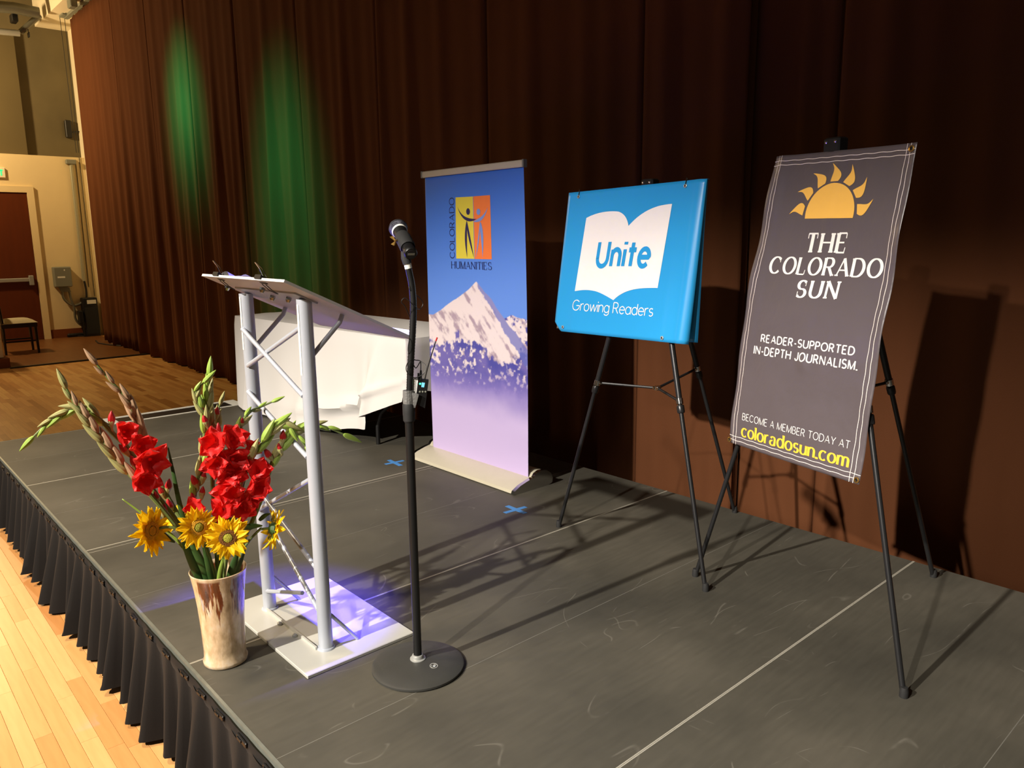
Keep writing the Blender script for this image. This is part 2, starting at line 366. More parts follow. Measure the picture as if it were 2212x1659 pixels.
# far wall
top_c = on((90, 336), 0, XF).z
m = MB(); m.box(XF-.2, XF, -3, 3.25, 0, top_c);
struct(m.build('wall_far', 'cream_wall'), 'cream painted lower wall with the wooden door', 'wall')
m = MB(); m.box(XU-.1, XU, -3, 3.25, top_c, 6.4); struct(m.build('wall_far_upper', 'concrete'), 'rough stained concrete wall above the cream wall', 'wall')
e = on((44, 200), 0, XU+.12).y
m = MB(); m.box(XU-.05, XU+.12, -3, e, top_c, on((40, 78), 0, XU+.12).z); struct(m.build('wall_far_panel', 'plaster_olive'), 'smooth olive wall panel left of the rough concrete', 'wall')
m = MB(); m.box(XU-.1, 5.5, 3.2, 3.3, 0, 6.4); struct(m.build('wall_back', 'white_wall'), 'white wall behind the curtain', 'wall')
m = MB(); m.box(XU, 5.5, 2.70, 3.2, 4.96+ST, 6.4); struct(m.build('ceiling_soffit', 'white_wall'), 'white boxed soffit over the top of the curtain', 'soffit')
m = MB(); m.box(XU-.1, 5.5, -6, 2.70, 6.4, 6.5); struct(m.build('ceiling', 'plaster_olive'), 'dark high ceiling over the hall', 'ceiling')
# baseboard, door
yb0, yb1 = on((107, 720), 0, XF).y, 3.15
m = MB(); m.box(XF, XF+.02, yb0, yb1, 0, .16); struct(m.build('baseboard_far', 'trim_wood'), 'brown wooden baseboard on the cream wall', 'baseboard')
dr = on((74, 560), 0, XF).y; dz = on((57, 417), 0, XF).z; dl = dr-1.05
d1 = thing('door_1', (XF, (dl+dr)/2, 0), 'reddish brown wooden door with a metal push bar', 'door'); d1['kind'] = 'structure'
m = MB(); m.bevbox(XF-.02, XF+.025, dl, dr, .01, dz, .003); m.build('door_leaf', 'door_wood', d1)
m = MB(); m.box(XF, XF+.045, dr+.004, dr+.11, 0, dz+.11); m.box(XF, XF+.045, dl-.11, dl-.004, 0, dz+.11); m.box(XF, XF+.045, dl-.004, dr+.004, dz+.006, dz+.11); m.build('door_frame', 'cream_wall', d1)
pb = on((60, 604), 0, XF+.06).z
m = MB(); m.bevbox(XF+.045, XF+.085, dl+.05, dr-.08, pb-.035, pb+.03, .008); m.bevbox(XF+.02, XF+.10, dr-.13, dr-.06, pb-.10, pb+.07, .008); bar = m.build('push_bar', 'steel', d1)
m = MB(); m.bevbox(XF+.03, XF+.075, dr-.85, dr-.55, dz-.16, dz-.07, .006); m.tube([(XF+.07, dr-.6, dz-.10), (XF+.13, dr-.72, dz-.03), (XF+.05, dr-.82, dz+.02)], .01, 6); m.build('door_closer', 'steel', d1)
# exit sign
a = on((10, 362), 0, XF+.04); b = on((12, 384), 0, XF+.04)
ex = thing('exit_sign', (XF, a.y-.17, b.z), 'small white exit sign with green letters above the door', 'sign')
m = MB(); m.bevbox(XF, XF+.04, a.y-.34, a.y, b.z, a.z, .005); m.build('housing', 'white_wall', ex)
h = a.z-b.z
def exletters(y, s):  # letter T, closest to the right end, then I, X, E
    q = MB(); t = h*.14; z0 = b.z+h*.2; z1 = a.z-h*.2; w = h*.34
    if s == 'T': q.box(XF+.04, XF+.042, y-t/2, y+t/2, z0, z1); q.box(XF+.04, XF+.042, y-w/2, y+w/2, z1-t, z1)
    if s == 'I': q.box(XF+.04, XF+.042, y-t/2, y+t/2, z0, z1)
    if s == 'X': q.prism([(XF+.04, y-w/2, z0), (XF+.04, y-w/2+t, z0), (XF+.04, y+w/2, z1), (XF+.04, y+w/2-t, z1)], (.002, 0, 0)); q.prism([(XF+.04, y+w/2-t, z0), (XF+.04, y+w/2, z0), (XF+.04, y-w/2+t, z1), (XF+.04, y-w/2, z1)], (.002, 0, 0))
    if s == 'E': q.box(XF+.04, XF+.042, y-w/2, y-w/2+t, z0, z1); [q.box(XF+.04, XF+.042, y-w/2, y+w/2, zz, zz+t) for zz in (z0, (z0+z1-t)/2, z1-t)]
    return q
for i, ch in enumerate('TIXE'): exletters(a.y-.06-.072*i, ch).build('letter', 'exit', ex)
# ceiling ducts top left
def tubes(name, label, cat, pts, r, mt, group=None):
    m = MB(); m.tube(pts, r, 14); o = m.build(name, mt, None, True, org=pts[0]); return tag(o, label, cat, group)
f0 = lambda px, x: on(px, 0, x)
tubes('air_duct', 'thick grey duct under the ceiling, upper of the two', 'duct', [f0((-60, 10), -12.6), f0((30, 17), -12.6), f0((84, 28), -12.6)], .085, 'duct')
tubes('steel_pipe', 'shiny steel pipe under the ceiling, below the duct', 'pipe', [f0((-60, 66), -12.9), f0((0, 68), -12.9), f0((42, 72), -12.9)], .05, 'steel')
tubes('steel_pipe', 'slanting grey brace pipe beside the white soffit', 'pipe', [f0((44, 70), -13.0), f0((86, 32), -12.9)], .045, 'duct')
m = MB(); a = f0((22, 30), -12.8); b = f0((38, 50), -12.8); m.bevbox(-12.9, -12.7, a.y, b.y, b.z, a.z, .01); tag(m.build('loudspeaker', 'black_plastic', None, False, a), 'small black box hanging among the ceiling pipes', 'box')
m = MB(); a = f0((60, 70), -12.95); b = f0((64, 81), -12.95); m.bevbox(-13.0, -12.9, a.y, b.y, b.z, a.z, .005); m.tube([(-12.95, (a.y+b.y)/2, a.z-.01), (-12.95, (a.y+b.y)/2, f0((62, 55), -12.95).z)], .006, 6); tag(m.build('pipe_hanger', 'black_plastic', None, False, a), 'tiny dark hanger below the slanting pipe', 'hanger')
# ================================================================== CURTAINS
seams = [-.629-1.376*k for k in range(9)]
def cprof(x, z):
    """fold depth of the curtain cloth"""
    low = max(0, min(1, (3.9-z)/3.4)); left = max(0, min(1, (-2.2-x)/4))
    a = .010 + .055*low*left + .012*low
    f = .55*math.sin(x*13.1+1.2*math.sin(x*2.3)) + .32*math.sin(x*29.3+2*math.sin(x*1.7)+.3*z) + .2*math.sin(x*5.1+.5)
    f = f - .35*abs(f)**1.5
    return a*f
def curtain(name, x0, x1, cuts, yc, label):
    root = thing(name, ((x0+x1)/2, yc, 0), label, 'curtain', None)
    xs = sorted([x0, x1] + [c for c in cuts if x0 < c < x1])
    ZT = 4.89+ST
    for a, b in zip(xs, xs[1:]):
        n = max(4, int((b-a)/.022)); m = MB()
        def fn(u, v, a=a, b=b):
            x = a+(b-a)*u; z = .015 + (ZT-.015)*(1-(1-v)**1)
            y = yc + cprof(x, z)
            e = min(u, 1-u)*(b-a)
            y += .018*math.exp(-(e/.012)**2)             # cloth pulled in at the sewn seam
            if z > ZT-.12: z -= .028*abs(math.sin(x*9.5))
            return (x, y, z)
        m.grid(fn, n, 26, flip=False); o = m.build('curtain_panel', 'curtain', root, 75)
        md = o.modifiers.new('thick', 'SOLIDIFY'); md.thickness = .004; md.offset = 1
    return root
curtain('stage_curtain', -12.48, .05, seams, CY, 'long brown stage curtain with green light on its folds')
curtain('stage_curtain', -.06, 4.6, [.489, 1.865, 3.24], CY+.07, 'flatter dark brown curtain behind the grey banner easel')
m = MB()
for z0, z1 in ((.015, 4.6+ST),):
    m.grid(lambda u, v: (.05+.006*math.cos(u*math.pi*2), CY+.055*u, .02+(4.8+ST)*v), 6, 20)
hem = m.build('curtain_hem', 'curtain', bpy.data.objects['stage_curtain'], True)
# track and pulley at the curtain's far top
pl = f0((132, 36), -12.55)
tr = thing('curtain_track', (-12.5, 2.95, 4.93+ST), 'grey pulley block and track at the curtain top corner', 'pulley')
m = MB(); m.box(-12.7, 4.6, CY-.03, CY+.03, 4.915+ST, 4.96+ST); m.build('track', 'box_grey', tr)
q = f0((140, 22), -12.6); m = MB(); m.bevbox(-12.72, -12.5, q.y-.07, q.y+.09, q.z-.10, q.z+.08, .01); m.lathe([(.055, -.03), (.055, .03)], (-12.48, q.y, q.z-.02), 14, (0, 1, 0)); m.build('pulley_block', 'box_grey', tr, 40)
q2 = f0((156, 8), -11.6); m = MB(); m.bevbox(-11.7, -11.5, q2.y-.05, q2.y+.05, q2.z-.06, q2.z+.08, .01); m.build('pulley_block', 'box_grey', tr)
for px0, px1 in (((129, 36), (165, 330)), ((139, 36), (170, 330))):
    m = MB(); m.tube([f0(px0, -12.75), f0(px1, -12.9)], .005, 5); m.build('pull_cord', 'cable', tr)
q = f0((148, 280), XU+.05); m = MB(); m.bevbox(XU, XU+.08, q.y-.05, q.y+.05, q.z-.14, q.z+.16, .01); m.tube([(XU+.05, q.y, q.z-.05), (XU+.06, q.y+.3, q.z)], .012, 6); tag(m.build('wall_bracket', 'black_metal', None, False, q), 'dark bracket on the concrete wall beside the curtain', 'bracket')
# ================================================================== FAR CORNER THINGS
# conduit with top box
a, b = f0((152, 345), XF+.04), f0((182, 607), XF+.04)
cn = thing('conduit', (XF+.04, b.y, b.z), 'grey metal conduit running up the cream wall to a small box', 'conduit')
m = MB(); m.tube([b, a], .032, 10); m.build('pipe', 'conduit', cn, True)
m = MB(); m.bevbox(XF+.002, XF+.09, a.y-.08, a.y+.08, a.z-.08, a.z+.0, .01); m.build('junction_box', 'box_grey', cn)
for k, (p0, p1) in enumerate((((163, 345), (192, 620)), ((171, 340), (205, 640)))):
    m = MB(); m.tube([f0(p0, XF+.012), f0(p1, XF+.012)], .006, 5); tag(m.build('wall_cable', 'threshold', None, False, f0(p1, XF+.012)), ('thin cable on the cream wall just right of the conduit', 'thin cable on the cream wall close to the curtain edge')[k], 'cable', 'thin wall cables')
# electrical box
p0, p1 = f0((114, 577), XF+.12), f0((157, 619), XF+.12)
eb = thing('electrical_box', (XF, (p0.y+p1.y)/2, p1.z), 'grey metal electrical box on the cream wall', 'electrical box')
m = MB(); m.bevbox(XF, XF+.14, p0.y, p1.y, p1.z, p0.z, .012); bo = m.build('body', 'box_grey', eb)
m = MB(); m.bevbox(XF+.14, XF+.15, p0.y+.01, p1.y-.01, p1.z+.01, p0.z-.01, .004); m.build('lid', 'box_grey', eb)
m = MB(); m.box(XF+.15, XF+.1515, p0.y+.16, p1.y-.1, p0.z-.07, p0.z-.045); m.build('sticker', 'white_tape', eb); m = MB(); m.box(XF+.15, XF+.1515, p0.y+.05, p0.y+.17, p1.z+.16, p1.z+.19); m.build('sticker', 'white_tape', eb)
m = MB(); m.prism([(XF, p0.y+.06, p1.z), (XF+.1, p0.y+.06, p1.z), (XF+.1, p0.y+.2, p1.z), (XF, p0.y+.2, p1.z)], (0, .05, -.09)); m.build('cable_gland', 'box_grey', eb)
def cable(name, pxs, x, r, label, group=None):
    pts = [f0(p, x) for p in pxs]; sm = []
    for i in range(len(pts)-1):
        pm1, p00, p11, p2 = pts[max(0, i-1)], pts[i], pts[i+1], pts[min(len(pts)-1, i+2)]
        for k in range(6):
            t = k/6; sm.append(.5*((2*p00)+(p11-pm1)*t+(2*pm1-5*p00+4*p11-p2)*t*t+(3*p00-pm1-3*p11+p2)*t**3))
    sm.append(pts[-1]); m = MB(); m.tube(sm, r, 8); return tag(m.build(name, 'cable' if r < .02 else 'duct', None, True, pts[-1]), label, 'cable', group)
cable('flexible_conduit', [(134, 624), (138, 645), (155, 659), (172, 657), (184, 645)], XF+.06, .022, 'grey flexible conduit looping right from under the electrical box')
cable('flexible_conduit', [(148, 621), (153, 645), (160, 665), (163, 688), (172, 700), (184, 705)], XF+.07, .02, 'grey flexible conduit dropping from the electrical box to the black speaker')
cable('power_cable', [(182, 607), (186, 625), (187, 643)], XF+.06, .018, 'short black cable from the conduit end to the speaker')
m = MB(); pts = [on(q, 2, .016) for q in ((207, 736), (212, 741), (230, 744), (262, 747))]; m.tube(pts, .012, 6); tag(m.build('floor_cable', 'cable', None, True, pts[0]), 'black cable lying on the wing floor along the curtain', 'cable')
# black speaker box and small amplifier
s0 = on((200, 727), 2, 0)
sx = s0.x; l0, l1 = on((184, 700), 0, sx).y, on((216, 700), 0, sx).y; tz = on((198, 643), 0, sx).z
sp = thing('speaker_cabinet', (sx-.1, (l0+l1)/2, 0), 'tall black speaker cabinet standing in the corner by the curtain', 'speaker')
m = MB(); m.bevbox(max(sx-.4, XF+.01), sx, l0, l1, 0, tz, .012); m.build('cabinet', 'black_plastic', sp)
m = MB(); m.bevbox(sx, sx+.006, l0+.02, l1-.02, .05, tz-.18, .002); m.build('grille', 'rubber', sp)
m = MB(); m.box(sx, sx+.003, l0+.07, l0+.22, tz-.11, tz-.04); m.build('sticker', 'white_tape', sp)
a, b = f0((170, 672), sx+.02), f0((186, 698), sx+.02)
m = MB(); m.bevbox(sx-.12, sx+.03, a.y, l0-.02, b.z, a.z, .01); m.tube([(sx-.03, a.y+.05, b.z), (sx-.03, a.y+.07, 0)], .02, 8); tag(m.build('amplifier', 'black_plastic', None, False, (sx-.1, a.y, 0)), 'small black amplifier box beside the tall speaker', 'amplifier')
a = on((165, 727), 2, 0); m = MB(); m.bevbox(a.x-.1, a.x+.1, a.y-.16, a.y+.14, 0, .07, .02); m.tube([(a.x+.1, a.y, .02), (a.x+.14, a.y+.1, .015), (a.x+.16, a.y+.2, .015)], .012, 6); tag(m.build('power_strip', 'black_plastic', None, False, a), 'black power box on the floor against the baseboard', 'power strip')
# chair
ch0 = on((90, 762), 2, 0); cz = on((60, 690), 0, ch0.x).z
chx, chy = ch0.x-.02, ch0.y-.03
chair = thing('dining_chair', (chx-.2, chy-.22, 0), 'black wooden chair with a cream padded seat by the door', 'chair')
for i, (dx, dy) in enumerate(((0, 0), (-.42, 0), (0, -.44), (-.42, -.44))):
    m = MB(); x, y = chx+dx, chy+dy
    m.tube([(x, y, 0), (x-.005, y-.01*(dy == 0), cz-.07)] + ([(x-.01, y-.03, cz+.45)] if dy else []), [.017, .025] + ([.018] if dy else []), 8); m.build('leg', 'chair_wood', chair, True)
m = MB(); m.box(chx-.44, chx+.02, chy-.46, chy+.02, cz-.12, cz-.05); m.build('seat_frame', 'chair_wood', chair)
m = MB(); m.grid(lambda u, v: (chx-.45+.48*u, chy-.47+.5*v, cz-.05+.065*(1-abs(2*u-1)**4)*(1-abs(2*v-1)**4)), 12, 12); m.box(chx-.45, chx+.03, chy-.47, chy+.03, cz-.055, cz-.05); m.build('seat_cushion', 'seat', chair, True)
m = MB(); m.tube([(chx-.01, chy, .20), (chx-.01, chy-.44, .20)], .012, 8); m.build('stretcher', 'chair_wood', chair, True); m = MB(); m.tube([(chx-.42, chy, .20), (chx-.42, chy-.44, .20)], .012, 8); m.build('stretcher', 'chair_wood', chair, True)
m = MB(); m.bevbox(chx-.44, chx, chy-.49, chy-.46, cz+.25, cz+.46, .008); m.build('backrest', 'chair_wood', chair)
# low counter end at the left border with a palm on it
a = on((9, 770), 0, -10.25); top = on((4, 655), 0, -10.25).z
lc = thing('low_counter', (-10.6, a.y-.6, 0), 'white low counter end with a wooden plinth at the left border', 'counter')
m = MB(); m.bevbox(-11.0, -10.25, a.y-1.2, a.y, .14, top, .01); m.build('body', 'white_wall', lc)
m = MB(); m.bevbox(-11.02, -10.2, a.y-1.2, a.y+.055, 0, .14, .006); m.build('plinth', 'trim_wood', lc)
pt = thing('potted_palm', (-10.6, a.y-.35, top), 'dark palm on the low counter, its fronds poking in at the left border', 'plant')
m = MB(); m.lathe([(.07, 0), (.10, .16), (.085, .16), (.08, .13)], (-10.6, a.y-.35, top), 16); m.build('pot', 'black_plastic', pt, True)
for k in range(9):
    an = -.6+k*.42; m = MB(); L_ = .34+.03*(k % 3); p0 = V3((-10.6, a.y-.35, top+.14))
    d = V3((math.cos(an)*.6, abs(math.sin(an))*.9+.2, 0)).normalized()
    pts = [p0 + d*(L_*t) + V3((0, 0, .30*math.sin(t*2.2)+.12*t)) for t in (0, .2, .4, .6, .8, 1)]
    m.tube(pts, [.005, .008, .010, .010, .007, .001], 6); m.build('frond', 'palm', pt, True)
# ================================================================== STAGE
XS0, XS1, YD = -3*D, 3*D, 2*D
stage = thing('stage_platform', ((XS0+XS1)/2, YD/2, 0), 'low black portable stage of scuffed deck panels', 'stage')
for k in range(-3, 3):
    x0, x1 = k*D, (k+1)*D
    m = MB(); m.box(x0+.004, x1-.004, .006, YD-.004, ST-.06, ST); p = m.build('deck_panel', 'deck', stage)
    m = MB()
    for xa, xb in ((x0+.0005, x0+.004), (x1-.004, x1-.0005)):
        m.box(xa, xb, .004, YD-.002, ST-.06, ST+.0006)
    if k == -1: m.box(x0+.034, x0+.0365, .006, YD-.004, ST-.002, ST+.0005)
    m.build('edge_strip', 'deck_strip', p)
    m = MB(); m.box((x0+x1)/2-.0012, (x0+x1)/2+.0012, .006, YD-.004, ST-.002, ST+.0003); m.build('joint_strip', 'deck_joint', p)
    for xx in (x0+.1, x1-.1):
        for yy in (.12, YD-.12): m = MB(); m.tube([(xx, yy, 0), (xx, yy, ST-.06)], .022, 8); m.build('support_leg', 'steel', stage)
m = MB(); m.box(XS0, XS1, -.002, .006, ST-.05, ST+.0012); m.build('front_trim', 'trim_alu', stage)
m = MB(); m.box(XS0-.006, XS0, -.002, YD, ST-.05, ST+.0012); m.build('end_trim', 'black_metal', stage)
# taped step at the far end
sp_ = thing('stage_step', (XS0-.15, 1.25, 0), 'black step with white tape border at the far end of the stage', 'step')
sx0, sx1, sy0, sy1 = -3.93, XS0-.012, .755, 1.76
m = MB(); m.box(sx0, sx1, sy0, sy1, ST-.05, ST-.004); m.build('tread', 'black_metal', sp_)
m = MB()
for x0, x1, y0, y1 in ((sx0, sx0+.05, sy0, sy1), (sx1-.045, sx1, sy0, sy1), (sx0+.05, sx1-.045, sy0, sy0+.07), (sx0+.05, sx1-.045, sy1-.09, sy1)): m.box(x0, x1, y0, y1, ST-.004, ST-.003)
m.build('white_border', 'white_tape', sp_)
for yy in (sy0+.06, sy1-.06):
    for xx in (sx0+.03, sx1-.06): m = MB(); m.box(xx, xx+.03, yy-.015, yy+.015, 0, ST-.05); m.build('leg', 'black_metal', sp_)
# skirt
sk = thing('stage_skirt', ((XS0+XS1)/2, -.03, 0), 'black pleated cloth skirt along the stage front', 'stage skirt')
PW = .142
def skirt(u, v):
    x = XS0 + (XS1-XS0)*u; t = (x-XS0)/PW; k = math.floor(t); fr = t-k
    r1 = math.sin(k*12.9898)*43758.5453; r1 -= math.floor(r1); r2 = math.sin(k*78.233)*24634.6; r2 -= math.floor(r2)
    s = fr/.72 if fr < .72 else (1-fr)/.28                 # slow rise, quick fold back
    s = (.5-.5*math.cos(math.pi*s))**(.6+.5*r2)
    low = 1-v
    dep = (.012 + .070*low*(.6+.7*r1))*s + .012*low*math.sin(x*7+k)
    z = .012 + .02*r2*(low > .98) + (ST-.03-.012)*v
    return (x + .03*low*(r2-.5)*s, -.008-dep, z)
m = MB(); nu = int((XS1-XS0)/PW)*14; m.grid(skirt, nu, 12); m.build('pleated_cloth', 'skirt', sk, 60)
m = MB(); m.grid(lambda u, v: (XS0+(XS1-XS0)*u, -.0085-.004*math.sin(v*3.14)-.003*abs(math.sin(u*190)), ST-.055+.045*v), 260, 3); m.build('waistband', 'skirt', sk, True)
cm = MB(); cm.bevbox(-.03, .03, -.007, 0, -.016, .0, .002); cm.bevbox(-.022, .004, -.010, -.007, -.013, -.004, .001); cme = cm.mesh('clip', 'black_plastic')
x = XS0+.05
while x < 2.4:
    link_mesh('clip', cme, sk, Matrix.Translation((x-wloc(sk).x, -.013-wloc(sk).y, ST-.014)) @ Matrix.Rotation(random.uniform(-.08, .08), 4, 'Y')); x += random.uniform(.13, .17)
# blue tape crosses
def cross(px, ang, label):
    p = deck(px); o = thing('tape_cross', p, label, 'tape mark', 'blue tape crosses')
    for s, L_ in ((ang, .085), (ang+1.05, .08)):
        b = MB(); mt = Matrix.Translation(p + V3((0, 0, .0006+.0004*(s != ang)))) @ Matrix.Rotation(s, 4, 'Z'); b.box(-L_, L_, -.0125, .0125, 0, .0003, mt); b.build('tape_strip', 'blue_tape', o)
def two(pa, pb): a, b = deck(pa), deck(pb); return math.atan2(b.y-a.y, b.x-a.x)
def cross2(a0, a1, b0, b1, label):
    pa, pb, pc, pd = deck(a0), deck(a1), deck(b0), deck(b1); c = (pa+pb)/2
    o = thing('tape_cross', c, label, 'tape mark', 'blue tape crosses')
    for i, (s, e_) in enumerate(((pa, pb), (pc, pd))):
        w = V3((0, 0, 1)).cross((e_-s).normalized())*.0125; b = MB()
        b.prism([s-w, s+w, e_+w, e_-w], (0, 0, .0007+.0004*i)); b.build('tape_strip', 'blue_tape', o)
cross2((832, 1003), (872, 995), (840, 994), (866, 1006), 'blue tape cross on the deck behind the microphone stand')
cross2((1090, 1108), (1136, 1095), (1095, 1093), (1135, 1109), 'blue tape cross on the deck in front of the roll-up banner')
# ================================================================== TABLE WITH CLOTH
TX0, TX1, TY0, TY1, TZ = -3.70, -1.47, 1.78, 2.48, .715+ST
tb = thing('folding_table', ((TX0+TX1)/2, (TY0+TY1)/2, ST), 'long folding table under the white cloth', 'table')
m = MB(); m.bevbox(TX0, TX1, TY0, TY1, TZ-.045, TZ-.006, .008); m.build('table_top', 'box_grey', tb)
for xx in (TX0+.34, -1.86):
    for yy, s in ((TY0+.045, 1), (TY1-.06, -1)):
        m = MB(); m.tube([(xx, yy, ST), (xx, yy, ST+.12), (xx+.01, yy+.02*s, ST+.2), (xx+.06, yy+.07*s, ST+.27), (xx+.13, yy+.12*s, ST+.33), (xx+.16, yy+.14*s, TZ-.05)], .0135, 10); m.build('leg', 'black_metal', tb, True)
def perim(n_per_m=70):
    r = .02; P_ = []
    cs = [((TX0, TY0), (TX1, TY0), (0, -1)), ((TX1, TY0), (TX1, TY1), (1, 0)), ((TX1, TY1), (TX0, TY1), (0, 1)), ((TX0, TY1), (TX0, TY0), (-1, 0))]
    for i, (a, b, nrm) in enumerate(cs):
        a, b = V3((*a, 0)), V3((*b, 0)); d = (b-a).normalized(); L_ = (b-a).length; n = int((L_-2*r)*n_per_m); nv = V3((*nrm, 0)); n2 = V3((*cs[(i+1) % 4][2], 0))
        for k in range(n+1): P_.append((a + d*(r+(L_-2*r)*k/n), nv, i, (r+(L_-2*r)*k/n)/L_))
        for k in range(1, 8):
            t = k/8*math.pi/2; q = nv*math.cos(t)+n2*math.sin(t); P_.append((b - d*r - n2*0 + (q-n2)*r*0 + d*r*math.sin(t) - nv*r*0, q, i, 1+k/8))
    return P_
PR = perim(); HEM = [(-3.70, .012), (-3.2, .02), (-2.7, .015), (-2.3, .04), (-2.1, .08), (-1.92, .10), (-1.895, .19), (-1.75, .25), (-1.6, .31), (-1.45, .36)]
def lerp_tab(tab, x):
    if x <= tab[0][0]: return tab[0][1]
    for (a, fa), (b, fb) in zip(tab, tab[1:]):
        if x <= b: return fa+(fb-fa)*(x-a)/(b-a)
    return tab[-1][1]
NR = 22; vs = []; n = len(PR)
for j in range(NR+1):
    t = j/NR
    for i, (p, nv, side, f) in enumerate(PR):
        if side == 0 and f <= 1: hz = lerp_tab(HEM, p.x)
        elif side == 0: hz = .375
        elif side == 1: hz = .375 - .05*min(f, 1) + .03*math.sin(f*9)
        elif side == 2: hz = .3
        else: hz = .2 - .17*min(1, f)
        z = TZ + .002 - (TZ-ST-hz)*t - .006*(1-math.cos(min(1, t*12)*math.pi/2))
        s = i/70.0
        amp = .012 + .02*math.exp(-((p.x+1.85)/.28)**2)*(side == 0) + .012*math.exp(-((p.x+2.55)/.2)**2)
        off = .008*min(1, t*10) + (.02+.075*max(0, min(1, (-2.0-p.x)/.6))*(side == 0)*min(1, (p.x-TX0)/.25 if p.x > TX0 else 0))*t + amp*t*(math.sin(s*7.3)+.5*math.sin(s*17+1)) 
        if side == 0:
            off += .05*t*math.exp(-((p.x+1.72+.12*t)/.045)**2) - .03*t*math.exp(-((p.x+1.84+.05*t)/.04)**2)       # cone folds near the corner
            off += .055*math.exp(-((t-.80+.12*(p.x+2.5))/.05)**2)*math.exp(-((p.x+2.12)/.45)**2)                    # rolled slack above the hem
        off = max(.006*min(1, t*10), off)
        vs.append(p + nv*off + V3((0, 0, z)))
m = MB(); fs = []
for j in range(NR):
    for i in range(n): k = (i+1) % n; fs.append((j*n+k, j*n+i, j*n+n+i, j*n+n+k))
m.add(vs, fs)
def topz(x, y):
    e = min(x-TX0, TX1-x, y-TY0, TY1-y)
    b = .035*math.exp(-((x+3.4)/.16)**2-((y-2.12)/.2)**2) + .012*math.exp(-((x+2.8)/.3)**2-((y-2.2)/.1)**2) + .006*math.sin(x*9+y*14)
    return TZ+.002+max(0, b)*min(1, max(0, e)/.06)
m.grid(lambda u, v: (TX0+(TX1-TX0)*u, TY0+(TY1-TY0)*v, topz(TX0+(TX1-TX0)*u, TY0+(TY1-TY0)*v)), 70, 26)
tc_ = tag(m.build('tablecloth', 'cloth', None, 60, ((TX0+TX1)/2, (TY0+TY1)/2, ST)), 'white cloth draped unevenly over the long table behind the lectern', 'tablecloth')
tb.rotation_euler.z = tc_.rotation_euler.z = math.radians(2.6)
# ================================================================== LECTERN
BX0, BX1, BY0, BY1 = -.285, .332, .236, .622
lec = thing('lectern', ((BX0+BX1)/2, (BY0+BY1)/2, ST), 'silver tubular lectern with a slanted frosted top and white base plate', 'lectern')
m = MB(); m.bevbox(BX0, BX1, BY0, BY1, ST, ST+.012, .002); m.build('base_plate', 'plate_white', lec)
P0, P1 = V3((-.160, .345, ST)), V3((.222, .358, ST)); PT0, PT1 = V3((-.168, .345, ST+1.125)), V3((.213, .358, ST+1.125))
def post(a, b):
    q = MB(); q.tube([a+V3((0, 0, .012)), b], .0225, 20); o = q.build('post', 'silver_paint', lec, 50)
    w = MB(); w.lathe([(.029, 0), (.027, .005), (.0225, .007)], a+V3((0, 0, .012)), 20); w.build('weld_collar', 'silver_paint', o, True); return o
post0, post1 = post(P0, PT0), post(P1, PT1)
m = MB(); m.box(-.155, .215, .325, .331, ST+.012, ST+.022); m.build('base_flange', 'plate_white', lec)
for xx in (-.02, .09):
    m = MB(); m.lathe([(.008, 0), (.008, .008), (.004, .011)], (xx, .315, ST+.012), 8); m.build('bolt', 'steel', lec)
def rod(a, b, r=.0075):
    q = MB(); q.tube([a, b], r, 10); return q.build('brace_rod', 'silver_paint', lec, True)
Z = lambda p, t, z: V3((p.x+(t.x-p.x)*z/1.125, p.y, ST+z))
LZ, RZ = (lambda z: Z(P0, PT0, z)), (lambda z: Z(P1, PT1, z))
off_f, off_b = V3((0, -.026, 0)), V3((0, .0, 0))
rod(LZ(1.01)+V3((.008, -.024, 0)), RZ(.835)+V3((-.008, -.018, 0)))
rod(RZ(1.045)+V3((-.01, -.004, 0)), LZ(.888)+V3((.015, -.018, 0)))
rod(LZ(.80)+V3((.008, -.022, 0)), RZ(.645)+V3((-.008, -.018, 0)))
rod(RZ(.575)+V3((-.012, -.004, 0)), LZ(.388)+V3((.015, -.018, 0)))
rod(LZ(.47)+V3((.01, -.02, 0)), RZ(.285)+V3((-.01, -.012, 0)))
rod(LZ(.33)+V3((.01, .018, 0)), RZ(.14)+V3((-.01, -.012, 0)))
rod(LZ(.085)+V3((.015, -.012, 0)), V3((.09, .352, ST+.155)), .007)
rod(LZ(.125)+V3((.004, .02, 0)), V3((-.150, .452, ST+.014)), .006)
rod(RZ(.12)+V3((.004, .02, 0)), V3((.244, .460, ST+.014)), .006)
# slanted top
SA, SB = (.245, 1.183), (.665, .985)      # (y, z) of the high and of the low edge
def shelf(x, t, o=0):
    y = SA[0]+(SB[0]-SA[0])*t; z = SA[1]+(SB[1]-SA[1])*t; dy, dz = SB[0]-SA[0], SB[1]-SA[1]; l = math.hypot(dy, dz)
    return V3((x, y - dz/l*o, ST+z + dy/l*o))
SX0, SX1 = -.275, .325
m = MB(); m.prism([shelf(SX0, 0), shelf(SX1, 0), shelf(SX1, 1), shelf(SX0, 1)], shelf(0, 0, .008)-shelf(0, 0)); m.build('slanted_top', 'frost', lec)
m = MB(); m.prism([shelf(SX0, .985, .008), shelf(SX1, .985, .008), shelf(SX1, 1, .008), shelf(SX0, 1, .008)], shelf(0, 0, .02)-shelf(0, 0)); m.build('paper_ledge', 'frost', lec)
zt = lambda y: ST + SA[1]+(SB[1]-SA[1])*(y-SA[0])/(SB[0]-SA[0])
m = MB(); m.prism([(-.19, .318, zt(.318)-.006), (.238, .318, zt(.318)-.006), (.238, .388, zt(.388)-.006), (-.19, .388, zt(.388)-.006)], (0, .002, .005)); m.build('mounting_plate', 'silver_paint', lec)
